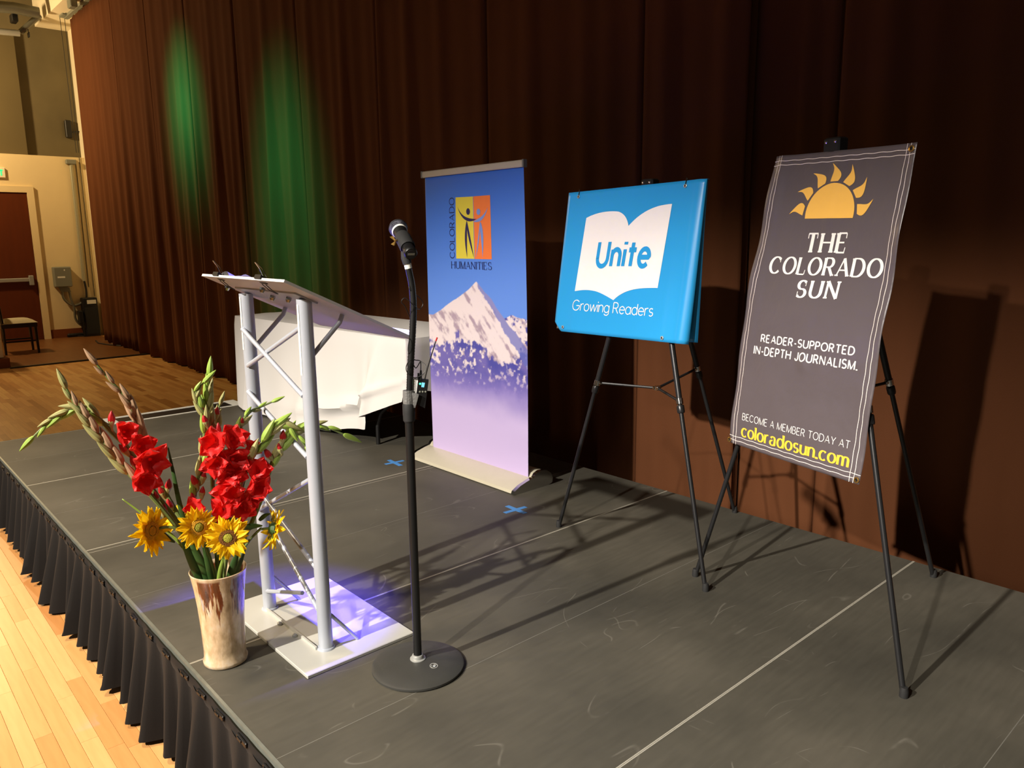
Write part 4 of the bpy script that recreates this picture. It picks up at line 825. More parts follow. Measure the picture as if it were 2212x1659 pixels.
# ================================================================== LETTERING (stroke skeletons, cap height 1)
def arc(cx, cy, rx, ry, a0, a1, n=14): return [(cx+rx*math.cos(math.radians(a0+(a1-a0)*i/n)), cy+ry*math.sin(math.radians(a0+(a1-a0)*i/n))) for i in range(n+1)]
T_ = .7   # thin factor for hairline diagonals
def glyph(ch):
    """advance, strokes [(points, weight)], serif feet [(x, y)]"""
    x = .68
    G = {
     'A': (.78, [([(0, 0), (.37, 1)], .45), ([(.37, 1), (.76, 0)], 1), ([(.14, .33), (.62, .33)], 1)], [(0, 0), (.76, 0)]),
     'B': (.62, [([(0, 0), (0, 1)], 1), ([(0, 1), (.28, 1)]+arc(.3, .76, .24, .24, 90, -90)+[(0, .52)], 1), ([(0, .52), (.32, .52)]+arc(.33, .26, .27, .26, 90, -90)+[(0, 0)], 1)], [(0, 0), (0, 1)]),
     'C': (.80, [(arc(.42, .5, .42, .5, 42, 318, 24), 1)], []),
     'D': (.76, [([(0, 0), (0, 1)], 1), ([(0, 1), (.3, 1)]+arc(.3, .5, .44, .5, 90, -90)+[(0, 0)], 1)], [(0, 0), (0, 1)]),
     'E': (.58, [([(0, 0), (0, 1)], 1), ([(0, 1), (.52, 1)], 1), ([(0, .52), (.44, .52)], 1), ([(0, 0), (.55, 0)], 1)], [(0, 0), (0, 1)]),
     'G': (.90, [(arc(.45, .5, .45, .5, 45, 345, 26)+[(.89, .47)], 1), ([(.48, .47), (.89, .47)], 1)], []),
     'H': (.74, [([(0, 0), (0, 1)], 1), ([(.72, 0), (.72, 1)], 1), ([(0, .52), (.72, .52)], 1)], [(0, 0), (0, 1), (.72, 0), (.72, 1)]),
     'I': (.02, [([(0, 0), (0, 1)], 1)], [(0, 0), (0, 1)]),
     'J': (.46, [([(.44, 1), (.44, .26)]+arc(.22, .24, .22, .24, 0, -180), 1)], []),
     'L': (.52, [([(0, 0), (0, 1)], 1), ([(0, 0), (.5, 0)], 1)], [(0, 0), (0, 1)]),
     'M': (.86, [([(0, 0), (0, 1)], .8), ([(0, 1), (.42, 0)], 1), ([(.42, 0), (.84, 1)], .6), ([(.84, 1), (.84, 0)], 1)], [(0, 0), (.84, 0), (0, 1), (.84, 1)]),
     'N': (.74, [([(0, 0), (0, 1)], .7), ([(0, 1), (.72, 0)], 1), ([(.72, 0), (.72, 1)], .7)], [(0, 0), (0, 1), (.72, 1)]),
     'O': (.88, [(arc(.44, .5, .44, .5, 0, 360, 30), 1)], []),
     'P': (.58, [([(0, 0), (0, 1)], 1), ([(0, 1), (.28, 1)]+arc(.29, .73, .27, .27, 90, -90)+[(0, .46)], 1)], [(0, 0), (0, 1)]),
     'R': (.66, [([(0, 0), (0, 1)], 1), ([(0, 1), (.3, 1)]+arc(.31, .74, .26, .26, 90, -90)+[(0, .48)], 1), ([(.3, .48), (.62, 0)], 1)], [(0, 0), (0, 1), (.62, 0)]),
     'S': (.60, [(arc(.30, .745, .27, .255, 35, 265, 14)+arc(.30, .25, .29, .25, 85, -145, 16), 1)], []),
     'T': (.66, [([(0, 1), (.66, 1)], 1), ([(.33, 0), (.33, 1)], 1)], [(.33, 0)]),
     'U': (.72, [([(0, 1), (0, .32)]+arc(.35, .34, .35, .34, 180, 360)+[(.70, 1)], 1)], [(0, 1), (.70, 1)]),
     'Y': (.70, [([(0, 1), (.35, .45)], 1), ([(.70, 1), (.35, .45), (.35, 0)], 1)], [(.35, 0)]),
     'a': (.62, [(arc(.3, x/2, .3, x/2, 0, 360, 22), 1), ([(.6, 0), (.6, x)], 1)], []),
     'ä': (.56, [(arc(.27, x-.2, .22, .2, 160, 0, 10)+[(.49, .08), (.56, .0)], 1), (arc(.24, .19, .24, .19, 80, 380, 18), 1)], []),
     'c': (.54, [(arc(.3, x/2, .3, x/2, 45, 315, 20), 1)], []),
     'd': (.62, [(arc(.3, x/2, .3, x/2, 0, 360, 22), 1), ([(.6, 0), (.6, 1)], 1)], [(.6, 0), (.57, 1)]),
     'e': (.60, [([(.02, x*.52), (.6, x*.52)]+arc(.3, x/2, .3, x/2, 3, 318, 22), 1)], []),
     'g': (.62, [(arc(.3, x/2, .3, x/2, 0, 360, 22), 1), ([(.6, x), (.6, 0)]+arc(.31, -.03, .29, .23, 0, -155), 1)], []),
     'i': (.02, [([(0, 0), (0, x)], 1), ([(0, .87), (0, .98)], 1.1)], [(0, 0), (-.03, x)]),
     'l': (.02, [([(0, 0), (0, 1)], 1)], [(0, 0), (-.03, 1)]),
     'm': (.88, [([(0, 0), (0, x)], 1), ([(0, x-.22)]+arc(.215, x-.22, .215, .22, 180, 0, 10)+[(.43, 0)], 1), ([(.43, x-.22)]+arc(.645, x-.22, .215, .22, 180, 0, 10)+[(.86, 0)], 1)], [(0, 0), (.43, 0), (.86, 0), (-.02, x)]),
     'n': (.54, [([(0, 0), (0, x)], 1), ([(0, x-.26)]+arc(.26, x-.26, .26, .26, 180, 0, 12)+[(.52, 0)], 1)], [(0, 0), (.52, 0), (-.02, x)]),
     'o': (.62, [(arc(.31, x/2, .31, x/2, 0, 360, 24), 1)], []),
     'r': (.34, [([(0, 0), (0, x)], 1), (arc(.26, x-.28, .26, .28, 180, 70, 8), 1)], [(0, 0), (-.02, x)]),
     's': (.44, [(arc(.21, x*.74, .19, x*.26, 35, 265, 12)+arc(.21, x*.25, .21, x*.25, 85, -145, 12), 1)], []),
     't': (.40, [([(.19, 0), (.19, .94)], 1), ([(-.03, x-.03), (.43, x-.03)], 1)], []),
     'u': (.54, [([(0, x), (0, .24)]+arc(.26, .26, .26, .26, 180, 360, 12)+[(.52, x)], 1), ([(.52, x), (.52, 0)], 1)], [(-.02, x), (.50, x), (.54, 0)]),
     'w': (.86, [([(0, x), (.2, 0)], 1), ([(.2, 0), (.43, x)], 1), ([(.43, x), (.65, 0)], 1), ([(.65, 0), (.86, x)], 1)], []),
     '-': (.32, [([(.02, .37), (.32, .37)], 1)], []), '.': (.06, [([(.03, -.045), (.03, .095)], 1.25)], []), ' ': (.22, [], []),
    }
    return G[ch]
def stroke_quads(pts, w, thick, thin):
    res = [pts[0]]
    for a, b in zip(pts, pts[1:]):
        k = max(1, int(math.hypot(b[0]-a[0], b[1]-a[1])/.2))
        res += [(a[0]+(b[0]-a[0])*i/k, a[1]+(b[1]-a[1])*i/k) for i in range(1, k+1)]
    L_, R_ = [], []
    n = len(res)
    for i, p in enumerate(res):
        a, b = res[max(0, i-1)], res[min(n-1, i+1)]
        if i == 0 and math.dist(res[0], res[-1]) < 1e-6: a = res[-2]
        if i == n-1 and math.dist(res[0], res[-1]) < 1e-6: b = res[1]
        dx, dy = b[0]-a[0], b[1]-a[1]; l = math.hypot(dx, dy) or 1; dx /= l; dy /= l
        ww = (thin+(thick-thin)*abs(dy)**1.3)*w/2
        L_.append((p[0]-dy*ww, p[1]+dx*ww)); R_.append((p[0]+dy*ww, p[1]-dx*ww))
    return [(R_[i], R_[i+1], L_[i+1], L_[i]) for i in range(n-1)]
def text_quads(s, thick, thin, gap, serif=0, wx=1.0):
    x = 0; out = []
    for ch in s:
        adv, st, sf = glyph(ch)
        for pts, w in st: out += stroke_quads([(x+q[0]*wx, q[1]) for q in pts], w, thick, thin)
        if serif:
            for sx, sy in sf:
                top = sy > .3; y0, y1 = (sy-thin*.9, sy+thin*.1) if top else (sy-thin*.1, sy+thin*.9)
                out.append(((x+sx*wx-serif, y0), (x+sx*wx+serif, y0), (x+sx*wx+serif, y1), (x+sx*wx-serif, y1)))
            if ch in 'ET':
                for ex in ([.53] if ch == 'E' else [.01, .65]): out.append(((x+(ex-.03)*wx, .74), (x+(ex+.03)*wx, .74), (x+(ex+.03)*wx, 1), (x+(ex-.03)*wx, 1)))
            if ch in 'EL': out.append(((x+.49*wx, 0), (x+.55*wx, 0), (x+.57*wx, .27), (x+.52*wx, .27)))
            if ch in 'CG': out.append(((x+.70*wx, .68), (x+.75*wx, .68), (x+.75*wx, 1.0), (x+.70*wx, .9)))
            if ch == 'S': out += [((x+.50*wx, .68), (x+.55*wx, .68), (x+.55*wx, 1.0), (x+.51*wx, .94)), ((x+.02*wx, .0), (x+.06*wx, .06), (x+.07*wx, .34), (x+.02*wx, .34))]
        x += adv*wx+gap
    return out, x-gap
class Sheet:
    """a hanging sheet given by four corners (u right, v up) with its own bulge"""
    def __init__(s, bl, br, tl, tr, bulge=lambda u, v: 0, shift=lambda u, v: 0):
        s.c = [V3(q) for q in (bl, br, tl, tr)]; s.bulge = bulge; s.shift = shift
        s.n = (s.c[1]-s.c[0]).cross(s.c[2]-s.c[0]).normalized()
        if s.n.dot(CAM-s.c[0]) < 0: s.n = -s.n
        s.w = ((s.c[1]-s.c[0]).length+(s.c[3]-s.c[2]).length)/2; s.h = ((s.c[2]-s.c[0]).length+(s.c[3]-s.c[1]).length)/2
    def pt(s, u, v, off=0):
        uu = u + s.shift(u, v); a, b, c, d = s.c
        return a*(1-uu)*(1-v)+b*uu*(1-v)+c*(1-uu)*v+d*uu*v + s.n*(s.bulge(u, v)+off)
    def uv(s, px):
        u = v = .5
        for _ in range(14):
            p = proj(s.pt(u, v)); e = (px[0]-p[0], px[1]-p[1]); h = 1e-3
            pu = proj(s.pt(u+h, v)); pv = proj(s.pt(u, v+h))
            a, b, c, d = (pu[0]-p[0])/h, (pv[0]-p[0])/h, (pu[1]-p[1])/h, (pv[1]-p[1])/h; D_ = a*d-b*c
            u += (e[0]*d-b*e[1])/D_; v += (a*e[1]-c*e[0])/D_
        return u, v
    def poly(s, mb, uvs, off): mb.add([s.pt(u, v, off) for u, v in uvs], [tuple(range(len(uvs)))])
    def text(s, parent, string, bl, br, hpx, mt, thick, thin, gap, serif=0, slant=0, wx=1.0, off=.0012, name='lettering', vertical=False):
        q, L_ = text_quads(string, thick, thin, gap, serif, wx)
        a, b, t = s.uv(bl), s.uv(br), s.uv(hpx); m = MB()
        for quad in q:
            P_ = []
            for x, y in quad:
                f = x/L_
                if vertical:   # reads upwards, letter tops to the left
                    u = a[0]+(b[0]-a[0])*f + (t[0]-a[0])*y; v = a[1]+(b[1]-a[1])*f
                else:
                    hv = t[1]-a[1]; u = a[0]+(b[0]-a[0])*f + slant*y*hv*s.h/s.w; v = a[1]+(b[1]-a[1])*f + hv*y
                P_.append(s.pt(u, v, off))
            m.add(P_, [(0, 1, 2, 3)])
        return m.build(name, mt, parent)
def shape(sheet, parent, name, pxs, mt, off=.001):
    m = MB(); sheet.poly(m, [sheet.uv(p) for p in pxs], off); return m.build(name, mt, parent)
def bez(*P_, n=14):
    out = []
    for i in range(n+1):
        t = i/n; q = list(P_)
        while len(q) > 1: q = [(a[0]+(b[0]-a[0])*t, a[1]+(b[1]-a[1])*t) for a, b in zip(q, q[1:])]
        out.append(q[0])
    return out
def grommet(sheet, parent, px, mt, r=.009):
    u, v = sheet.uv(px); p = sheet.pt(u, v, .0015); m = MB(); m.lathe([(r, 0), (r, .0015), (r*.55, .0025), (r*.5, -.0005)], p, 16, sheet.n, False); g = m.build('grommet', mt, parent, True)
    m = MB(); m.lathe([(r*.52, .0002), (0, .0002)], p, 12, sheet.n, False); m.build('grommet_hole', 'black_plastic', g)
# ================================================================== ROLL-UP BANNER
ru = thing('roll_up_banner', (-.95, 1.95, ST), 'tall roll-up banner printed with a snowy mountain under a blue sky', 'banner')
BL, BR = on((936, 968), 1, 1.95), on((1141, 1035), 1, 1.95); TL, TR = on((918, 384), 1, 1.95), on((1131, 360), 1, 1.95)
sh = Sheet(BL, BR, TL, TR, lambda u, v: .004*math.sin(u*5)*math.sin(v*3.1), lambda u, v: .012*math.sin(v*3.14)*(u-.5))
NU, NV = 190, 460
m = MB(); m.grid(lambda u, v: sh.pt(u, v), NU, NV); bo = m.build('printed_sheet', 'print', ru, True)
def ridge_table(pts): return np.array(sorted([sh.uv(p) for p in pts]))
c8 = lambda x, y: (880+x/2.1265, 320+y/2.1265)
main = ridge_table([c8(*q) for q in ((118, 765), (150, 745), (190, 712), (240, 680), (280, 650), (305, 622), (316, 612), (328, 625), (350, 655), (385, 690), (410, 735), (440, 775), (470, 820), (500, 850), (530, 895), (551, 925))])
rest = ridge_table([c8(*q) for q in ((400, 840), (440, 790), (465, 772), (485, 766), (505, 778), (530, 782), (551, 790))])
snow = ridge_table([c8(*q) for q in ((118, 885), (135, 915), (160, 905), (200, 880), (235, 835), (262, 875), (300, 885), (330, 900), (365, 925), (400, 965), (440, 960), (480, 975), (520, 930), (551, 940))])
uu, vv = np.meshgrid(np.linspace(0, 1, NU+1), np.linspace(0, 1, NV+1))
def vnoise(x, y, seed):
    r = np.random.default_rng(seed).random((64, 64)); xi = np.floor(x).astype(int); yi = np.floor(y).astype(int); fx = x-xi; fy = y-yi; fx = fx*fx*(3-2*fx); fy = fy*fy*(3-2*fy)
    g = lambda a, b: r[a % 64, b % 64]
    return g(xi, yi)*(1-fx)*(1-fy)+g(xi+1, yi)*fx*(1-fy)+g(xi, yi+1)*(1-fx)*fy+g(xi+1, yi+1)*fx*fy
def fbm(x, y, seed, o=5): return sum(vnoise(x*2**k, y*2**k, seed+k)*.5**(k+1) for k in range(o))
lin = lambda r, g, b: np.array(srgb(r, g, b)[:3])
def mixc(a, b, t): return a*(1-t[..., None])+b*t[..., None]
ss = lambda x, a, b: (lambda t: t*t*(3-2*t))(np.clip((x-a)/(b-a), 0, 1))
asp = sh.h/sh.w
n1 = fbm(uu*7, vv*7*asp, 1); n2 = fbm(uu*34, vv*34*asp, 11); n3 = fbm((uu+vv*asp)*22, (uu-vv*asp)*6, 21)
one = np.ones_like(uu)
sky = mixc(lin(98, 142, 226)*one[..., None], lin(56, 114, 212)*one[..., None], ss(vv+.1*(1-uu), .55, 1.05))
fog = mixc(lin(196, 178, 222)*one[..., None], lin(132, 118, 190)*one[..., None], ss(vv+.05*(n1-.5), .16, .30))
rock = mixc(lin(74, 74, 158)*one[..., None], lin(110, 100, 172)*one[..., None], ss(n1, .35, .7))
snowc = mixc(lin(226, 212, 214)*one[..., None], lin(168, 148, 164)*one[..., None], ss(n3+.35*(n2-.5), .48, .72))
mr = np.interp(uu, main[:, 0], main[:, 1]) + .004*(n2-.5); rr = np.interp(uu, rest[:, 0], rest[:, 1], left=-1) + .008*(n2-.5)
sl = np.interp(uu, snow[:, 0], snow[:, 1]) + .06*(n2-.5) + .03*(n1-.5)
peak_u = main[np.argmax(main[:, 1]), 0]
shade = ss(uu-peak_u, .004, .02)*ss(.018+.11*(uu-peak_u)+.03*(n2-.5)-(mr-vv), 0, .006)     # the peak's far flank, printed in blue
img = sky
mt2 = ss(rr-vv, -.001, .002); img = mixc(img, mixc(snowc, rock, ss(n2, .5, .62)), mt2)
mk = ss(mr-vv, -.001, .002); low = ss(sl-vv, -.004, .012)
mount = mixc(snowc, rock, np.clip(low*ss(n2+.8*(sl-vv), .32, .50), 0, 1)); mount = mixc(mount, lin(96, 104, 182)*one[..., None], shade*.8)
img = mixc(img, mount, mk); img = mixc(img, fog, 1-ss(vv+.10*(n1-.5)+.04*(n2-.5), .24, .36))
at_ = bo.data.color_attributes.new('print', 'FLOAT_COLOR', 'POINT')
at_.data.foreach_set('color', np.concatenate([img, one[..., None]], -1).reshape(-1).astype(np.float32))
md = bo.modifiers.new('t', 'SOLIDIFY'); md.thickness = .0006; md.offset = -1
ce = lambda x, y: (950+x/7.54, 390+y/7.54)
lg = lambda name, pts, mt, off: shape(sh, ru, name, [ce(*p) for p in pts], mt, off)
lg('emblem_square', [(258, 275), (540, 260), (565, 1275), (270, 1270)], 'lemon_print', .0008)
lg('emblem_square', [(547, 258), (820, 237), (848, 1283), (572, 1277)], 'orange_print', .0008)
def ell(cx, cy, rx, ry, n=22): return [(cx+rx*math.cos(2*math.pi*k/n), cy+ry*math.sin(2*math.pi*k/n)) for k in range(n)]
def ribbon(name, top, bot, mt, off):
    m = MB(); k = len(top); vs = [sh.pt(*sh.uv(ce(*p)), off) for p in top+bot]; m.add(vs, [(k+i, k+i+1, i+1, i) for i in range(k-1)]); return m.build(name, mt, ru)
lg('figure_head', ell(463, 505, 31, 54), 'navy_print', .0013); lg('figure_head', ell(632, 510, 31, 52), 'sky_print', .0013)
ribbon('figure_arms', bez((290, 430), (360, 600), (470, 625), (602, 626), n=16), bez((290, 430), (350, 640), (470, 720), (602, 626), n=16), 'navy_print', .0014)
ribbon('figure_arms', bez((548, 668), (610, 625), (720, 600), (785, 430), n=16), bez((548, 668), (640, 700), (735, 650), (785, 430), n=16), 'sky_print', .0013)
def leg_(xs, ys, mt): ribbon('figure_leg', xs, ys, mt, .0013)
leg_(bez((438, 655), (400, 850), (400, 1000), (450, 1260)), bez((442, 655), (450, 850), (440, 1000), (450, 1260)), 'navy_print')
leg_(bez((438, 655), (440, 850), (480, 1000), (562, 1268)), bez((444, 655), (500, 900), (530, 1100), (562, 1268)), 'navy_print')
leg_(bez((655, 670), (640, 850), (610, 1050), (588, 1268)), bez((662, 670), (660, 900), (630, 1080), (588, 1268)), 'sky_print')
leg_(bez((658, 670), (650, 850), (690, 1000), (698, 1260)), bez((664, 670), (715, 780), (725, 1000), (698, 1260)), 'sky_print')
sh.text(ru, 'COLORADO', ce(246, 1262), ce(234, 282), ce(168, 1262), 'slate_print', .12, .07, .22, 0, 0, 1.0, .0012, 'lettering', True)
sh.text(ru, 'HUMANITIES', ce(196, 1432), ce(846, 1456), ce(196, 1316), 'slate_print', .14, .06, .24, .09, 0, .95)
n_ = V3((0, -1, 0))
m = MB(); a, b = on((915, 378), 1, 1.95), on((1132, 354), 1, 1.95)
m.bevbox(a.x-.004, b.x+.003, 1.938, 1.962, a.z-.016, a.z+.018, .004); M['cassette'] = mat('cassette_silver', srgb(206, 200, 178), .4, .2, .03); rail = m.build('top_rail', 'cassette', ru)
for xx in (a.x-.004, b.x+.003):
    m = MB(); m.bevbox(xx-.006, xx+.006, 1.936, 1.964, a.z-.018, a.z+.02, .002); m.build('rail_cap', 'box_grey', rail)
m = MB(); m.tube([(-.95, 1.985, ST+.06), (-.95, 1.975, a.z)], .009, 10); m.build('support_pole', 'steel', ru, True)
prof = [(1.815, .004), (1.822, .018), (1.86, .038), (1.91, .052), (1.945, .060), (1.955, .060), (1.97, .078), (2.0, .088), (2.04, .084), (2.075, .062), (2.09, .032), (2.085, .010), (2.06, 0), (1.83, 0)]
cx0, cx1 = -1.415, -.515
m = MB(); m.prism([(cx0, y, ST+z) for y, z in prof], (cx1-cx0, 0, 0)); cs = m.build('cassette', 'cassette', ru, 35)
for xx, dx in ((cx1, .022), (cx0-.022, .022)):
    m = MB(); m.prism([(xx, 1.94+(y-1.94)*1.03, ST+max(0, z*1.05)) for y, z in prof], (dx, 0, 0)); m.build('end_cap', 'chrome', ru, 35)
# ================================================================== EASELS AND SIGNS
def easel(label, feet, apex, collars, zc_):
    F_ = [deck(p) for p in feet]; A = V3(apex)+V3((0, 0, ST)); root = thing('display_easel', sum(F_, V3())/3, label, 'easel')
    cols = []
    for f, ct in zip(F_, collars):
        d = (A-f).normalized(); c = f+(A-f)*ct; Lg = (A-f).length
        m = MB(); m.tube([f+d*.012, c], .0085, 12); m.tube([c, A-d*.02], .0112, 12); lg_ = m.build('leg', 'easel_black', root, 50)
        m = MB(); m.lathe([(.0125, 0), (.0125, .02), (.0095, .03)], f, 12); m.build('rubber_foot', 'rubber', lg_, 40)
        m = MB(); m.lathe([(.013, -.035), (.0145, -.03), (.0145, -.008), (.0125, -.004)], c, 14, d); m.build('lock_collar', 'easel_black', lg_, 40)
        m = MB(); m.lathe([(.0135, .0), (.0135, .022)], c, 14, d); m.build('metal_ring', 'chrome', lg_, 40); cols.append(c+d*.011)
    hub = sum(cols, V3())/3; hub.z = min(c.z for c in cols)+zc_
    for c in cols:
        m = MB(); m.tube([c, c+(hub-c)*.5, hub], .0055, 8); st = m.build('spreader_arm', 'easel_black', root, True)
        for q in (c+(hub-c)*.06, hub-(hub-c)*.05):
            m = MB(); m.lathe([(.004, -.006), (.009, -.003), (.009, .003), (.004, .006)], q, 10); m.build('rivet', 'chrome', st)
    m = MB(); m.lathe([(.013, -.008), (.013, .008)], hub, 12); m.build('spreader_hub', 'chrome', root, 40)
    dx = (F_[1]-F_[0]).normalized(); dy = V3((0, 0, 1)).cross(dx); mt = Matrix(((dx.x, dy.x, 0, A.x), (dx.y, dy.y, 0, A.y), (0, 0, 1, A.z), (0, 0, 0, 1)))
    m = MB(); m.bevbox(-.032, .032, -.022, .022, -.03, .022, .005, mt); cl = m.build('top_clamp', 'easel_black', root)
    for s in (-.018, .018):
        m = MB(); m.lathe([(.0045, 0), (.0045, .002), (0, .0035)], mt @ V3((s, -.022, .008)), 10, -dy, False); m.build('clamp_screw', 'chrome', cl)
    return root, F_, A
def tcol(foot, apex, px):
    f = deck(foot); A = V3(apex)+V3((0, 0, ST)); best = min((abs(proj(f+(A-f)*t)[1]-px), t) for t in [i/400 for i in range(20, 360)]); return best[1]
A1, A2 = (.312, 1.845, 1.50), (1.105, 1.778, 1.577)
f1 = [(1207, 1138), (1524, 1276), (1587, 1107)]; f2 = [(1502, 1244), (1952, 1505), (2016, 1246)]
easel('black tripod easel holding the bright blue sign', f1, A1, [tcol(f1[0], A1, 832), tcol(f1[1], A1, 874), tcol(f1[2], A1, 800)], .0)
easel('black tripod easel holding the tall grey banner', f2, A2, [tcol(f2[0], A2, 855), tcol(f2[1], A2, 893), tcol(f2[2], A2, 832)], .02)
def leg_plane(feet, apex, px, off):
    a, b = deck(feet[0]), deck(feet[1]); A = V3(apex)+V3((0, 0, ST)); n = (b-a).cross(A-a).normalized()
    if n.y > 0: n = -n
    o = a+n*off; d = ray(px); return CAM + d*((o-CAM).dot(n)/d.dot(n))
# --- blue sign (folded vinyl over a board)
LP = lambda px, off=.022: leg_plane(f1, A1, px, off)
# flat front face: corners of the flat part, the right side then rolls back
fw = Sheet(LP((1197, 714)), LP((1482, 744)), LP((1229, 417)), LP((1526, 386)), lambda u, v: .004*math.sin(u*3.1)*(1-v)+.003*math.exp(-((u-.16)/.03)**2)*(1-v) + .0035*math.sin(u*9+v*5)*(1-v)*.6 + .008*math.exp(-((u-.955)/.022)**2)*(.4+.6*(1-v)) - .016*max(0, (u-.965)/.035)**2*(1-v*.7) + .0025*math.exp(-((u-.83-.02*v)/.012)**2)*(1-v))
us = thing('easel_sign', fw.pt(.5, 0), 'bright blue folded vinyl sign with a white open book', 'sign')
m = MB()
def front(u, v):
    cut = 0
    if u < .06 and v < .12: cut = max(0, (.12-v) - u*2.0)      # clipped lower left corner
    return fw.pt(u+ (.03 if False else 0), v+cut*.55)
m.grid(front, 60, 40)
def backs(u, v):
    g = .050*(1-v)**1.25+.012*math.sin(v*3.1)*u; return fw.pt(min(1-u, .94)+max(0, .06-u)*.9, .015+v*.985, -.014) - fw.n*g
m.grid(backs, 24, 40)
m.grid(lambda u, v: fw.pt(1-u, 1, 0) - fw.n*.014*v + V3((0, 0, .001*math.sin(v*3.14))), 24, 3)
vs_ = m.build('vinyl_sheet', 'vinyl_blue', us, 60); md = vs_.modifiers.new('t', 'SOLIDIFY'); md.thickness = .0008; md.offset = -1
M['board'] = mat('foam_board', srgb(96, 92, 84), .8)
m = MB(); pb_ = [fw.pt(.01, .02, -.008), fw.pt(.985, .02, -.008), fw.pt(.985, 1.002, -.006), fw.pt(.01, 1.002, -.006)]; m.prism(pb_, -fw.n*.005); m.build('backing_board', 'board', us)
c1 = lambda x, y: (1170+x/3.6065, 360+y/3.6065)
topL = bez((350, 400), (450, 345), (545, 345), (600, 350), n=10)+bez((600, 350), (650, 365), (672, 410), (678, 462), n=8)[1:]
topR = bez((678, 462), (760, 370), (860, 300), (1018, 290), n=12)
botR = bez((905, 945), (850, 943), (790, 946), (755, 950), n=6)+bez((755, 950), (650, 965), (600, 1000), (560, 1040), n=8)[1:]
botL = bez((560, 1040), (510, 1010), (470, 985), (420, 970), n=8)+bez((420, 970), (360, 955), (310, 960), (260, 970), n=6)[1:]
def page(name, A_, B_):
    """strip between two outlines that run the same way"""
    n = 16; r = lambda L_, t: (lambda k: (L_[int(k)][0]+(L_[min(len(L_)-1, int(k)+1)][0]-L_[int(k)][0])*(k-int(k)), L_[int(k)][1]+(L_[min(len(L_)-1, int(k)+1)][1]-L_[int(k)][1])*(k-int(k))))(t*(len(L_)-1))
    m = MB()
    def fn(u, v):
        a, b = r(B_, u), r(A_, u); p = c1(a[0]+(b[0]-a[0])*v, a[1]+(b[1]-a[1])*v); return fw.pt(*fw.uv(p), .0012)
    m.grid(fn, n, 12); return m.build(name, 'vinyl_white', us)
page('book_page', topL, botL[::-1]); page('book_page', topR, botR[::-1])
fw.text(us, 'Unite', c1(428, 776), c1(826, 776), c1(428, 590), 'vinyl_blue', .215, .20, .27, 0, .07, 1.0, .0022)
fw.text(us, 'Growing Readers', c1(240, 1116), c1(866, 1166), c1(243, 1038), 'vinyl_white', .085, .085, .14, 0, .03, 1.0, .0016)
for g in ((290, 235), (1122, 150), (167, 1250), (940, 1335)): grommet(fw, us, c1(*g), 'steel', .0075)
for g in ((290, 235), (1122, 150)):
    u, v = fw.uv(c1(*g)); m = MB(); m.tube([fw.pt(u, v, .003), fw.pt(u+.004, v+.05, .003), fw.pt(u+.006, 1.008, .002), fw.pt(u+.006, 1.012, -.01)], .0015, 6); m.build('zip_tie', 'black_plastic', us)
# --- grey banner
LQ = lambda px, off=.024: leg_plane(f2, A2, px, off)
def bul(u, v): return .010*math.sin(v*5.2+.6)*abs(math.sin(u*3.14))**.5 + .006*math.exp(-((u-.07)/.05)**2)*v + .0035*math.sin(v*24+u*3)*math.exp(-(min(u, 1-u)/.05)**2) + .003*math.exp(-((u-.5)/.035)**2)*max(0, v-.2) + .006*math.exp(-((v-.325)/.03)**2-((u-.53)/.035)**2) + .003*math.sin(v*15+u*2)
gs_ = Sheet(LQ((1577, 955)), LQ((1857, 1047)), LQ((1678, 338)), LQ((1982, 307)), bul, lambda u, v: -.055*math.sin(3.14*(1-v))*(1-.75*u))
gb = thing('easel_banner', gs_.pt(.5, 0), 'tall dark grey stitched banner with a yellow rising sun emblem', 'banner')
m = MB(); m.grid(lambda u, v: gs_.pt(u, v), 70, 130); o = m.build('vinyl_sheet', 'vinyl_grey', gb, True); md = o.modifiers.new('t', 'SOLIDIFY'); md.thickness = .001; md.offset = -1
e3 = lambda x, y: (1550+x/3.95, 280+y/3.95); e4 = lambda x, y: (1550+x/3.95, 660+y/3.95)
SER = dict(thick=.19, thin=.06, serif=.10)
gs_.text(gb, 'THE', e3(752, 1046), e3(1085, 1050), e3(752, 888), 'vinyl_white', .22, .085, .34, .14, .02, .95)
gs_.text(gb, 'COLORADO', e3(440, 1222), e3(1388, 1264), e3(440, 1084), 'vinyl_white', .21, .08, .29, .12, .02, .98)
gs_.text(gb, 'SUN', e3(668, 1428), e3(1010, 1444), e3(668, 1286), 'vinyl_white', .22, .085, .36, .13, .02, 1.0)
gs_.text(gb, 'READER-SUPPORTED', e4(372, 308), e4(1165, 424), e4(372, 246), 'vinyl_white', .185, .16, .28, 0, .0, 1.0)
gs_.text(gb, 'IN-DEPTH JOURNALISM.', e4(312, 408), e4(1190, 552), e4(312, 342), 'vinyl_white', .185, .16, .28, 0, .0, 1.0)
gs_.text(gb, 'BECOME A MEMBER TODAY AT', e4(213, 974), e4(1125, 1222), e4(213, 917), 'vinyl_white', .095, .085, .22, 0, .0, 1.0)
gs_.text(gb, 'coloradosun.com'.replace('a', 'ä'), e4(208, 1114), e4(1110, 1380), e4(208, 1010), 'yellow_print', .21, .09, .22, .10, .0, .95)
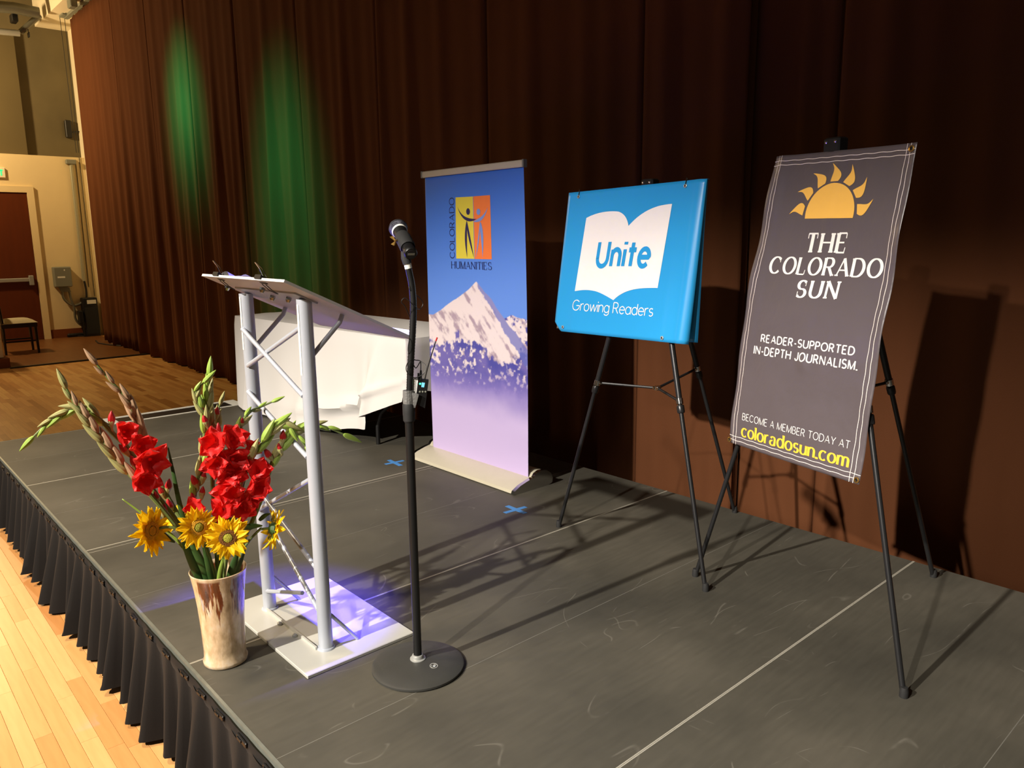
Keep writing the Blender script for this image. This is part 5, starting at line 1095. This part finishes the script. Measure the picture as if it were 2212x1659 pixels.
# sun emblem
def sun_pt(x, y):   # local: base centre origin, disc radius 1
    return (sc[0]+x*su, sc[1]+y*sv)
b0_, b1_, tp_ = gs_.uv(e3(750, 762)), gs_.uv(e3(1152, 752)), gs_.uv(e3(985, 455)); sc = ((b0_[0]+b1_[0])/2, (b0_[1]+b1_[1])/2); su = (b1_[0]-b0_[0])/2*1.03; sv = su*gs_.w/gs_.h
hd = (tp_[1]-sc[1])/sv; yc_ = hd-1.0
m = MB(); a0_ = math.degrees(math.asin(max(-1, min(1, -yc_)))); P_ = [(math.cos(math.radians(t)), yc_+math.sin(math.radians(t))) for t in np.linspace(a0_, 180-a0_, 28)]

m.grid(lambda u, v: gs_.pt(*sun_pt(*(lambda q: (q[0]*v, q[1]*v+(1-v)*(yc_+math.sin(math.radians(a0_)))*.0))((math.cos(math.radians(a0_+(180-2*a0_)*u)), yc_+math.sin(math.radians(a0_+(180-2*a0_)*u))))), .0014), 28, 8); m.build('sun_disc', 'gold_print', gb)
for k, an in enumerate((171, 145, 118, 91, 64, 37, 10)):
    m = MB(); fl = []; n = 10; ca, sa = math.cos(math.radians(an)), math.sin(math.radians(an))
    for i in range(n+1):
        t = i/n; r = 1.11+.60*t; cw = .155*(1-t)**.75*(1+.55*math.sin(min(1, t*1.3)*3.14)); bend = -.10*math.sin(t*math.pi)+.20*t*t
        cx_, cy_ = ca*r-sa*bend, yc_*.6+sa*r+ca*bend
        fl.append((gs_.pt(*sun_pt(cx_-sa*cw, cy_+ca*cw), .0014), gs_.pt(*sun_pt(cx_+sa*cw, cy_-ca*cw), .0014)))
    m.add([q for p in fl for q in p], [(2*i+1, 2*i+3, 2*i+2, 2*i) for i in range(n)]); m.build('sun_ray', 'gold_print', gb)
# seams: two stitched lines along every edge
wu, wv = .0012/gs_.w*1.0, .0012/gs_.h
for (k, a, b) in (('u', .035, .06), ('u', .94, .965), ('v', .014, .028), ('v', .968, .982)):
    for s in (a, b):
        m = MB(); n = 110
        if k == 'u': m.grid(lambda u, v: gs_.pt(s+(u-.5)*wu*1.6+.0012*math.sin(v*90+s*50), v, .0012), 1, n)
        else: m.grid(lambda u, v: gs_.pt(u, s+(v-.5)*wv*1.6+.0008*math.sin(u*60+s*50), .0012), n, 1)
        m.build('stitching', 'thread', gb)
for g in ((1970, 321), (1576.5, 949), (1851, 1037)): grommet(gs_, gb, g, 'brass', .0095)
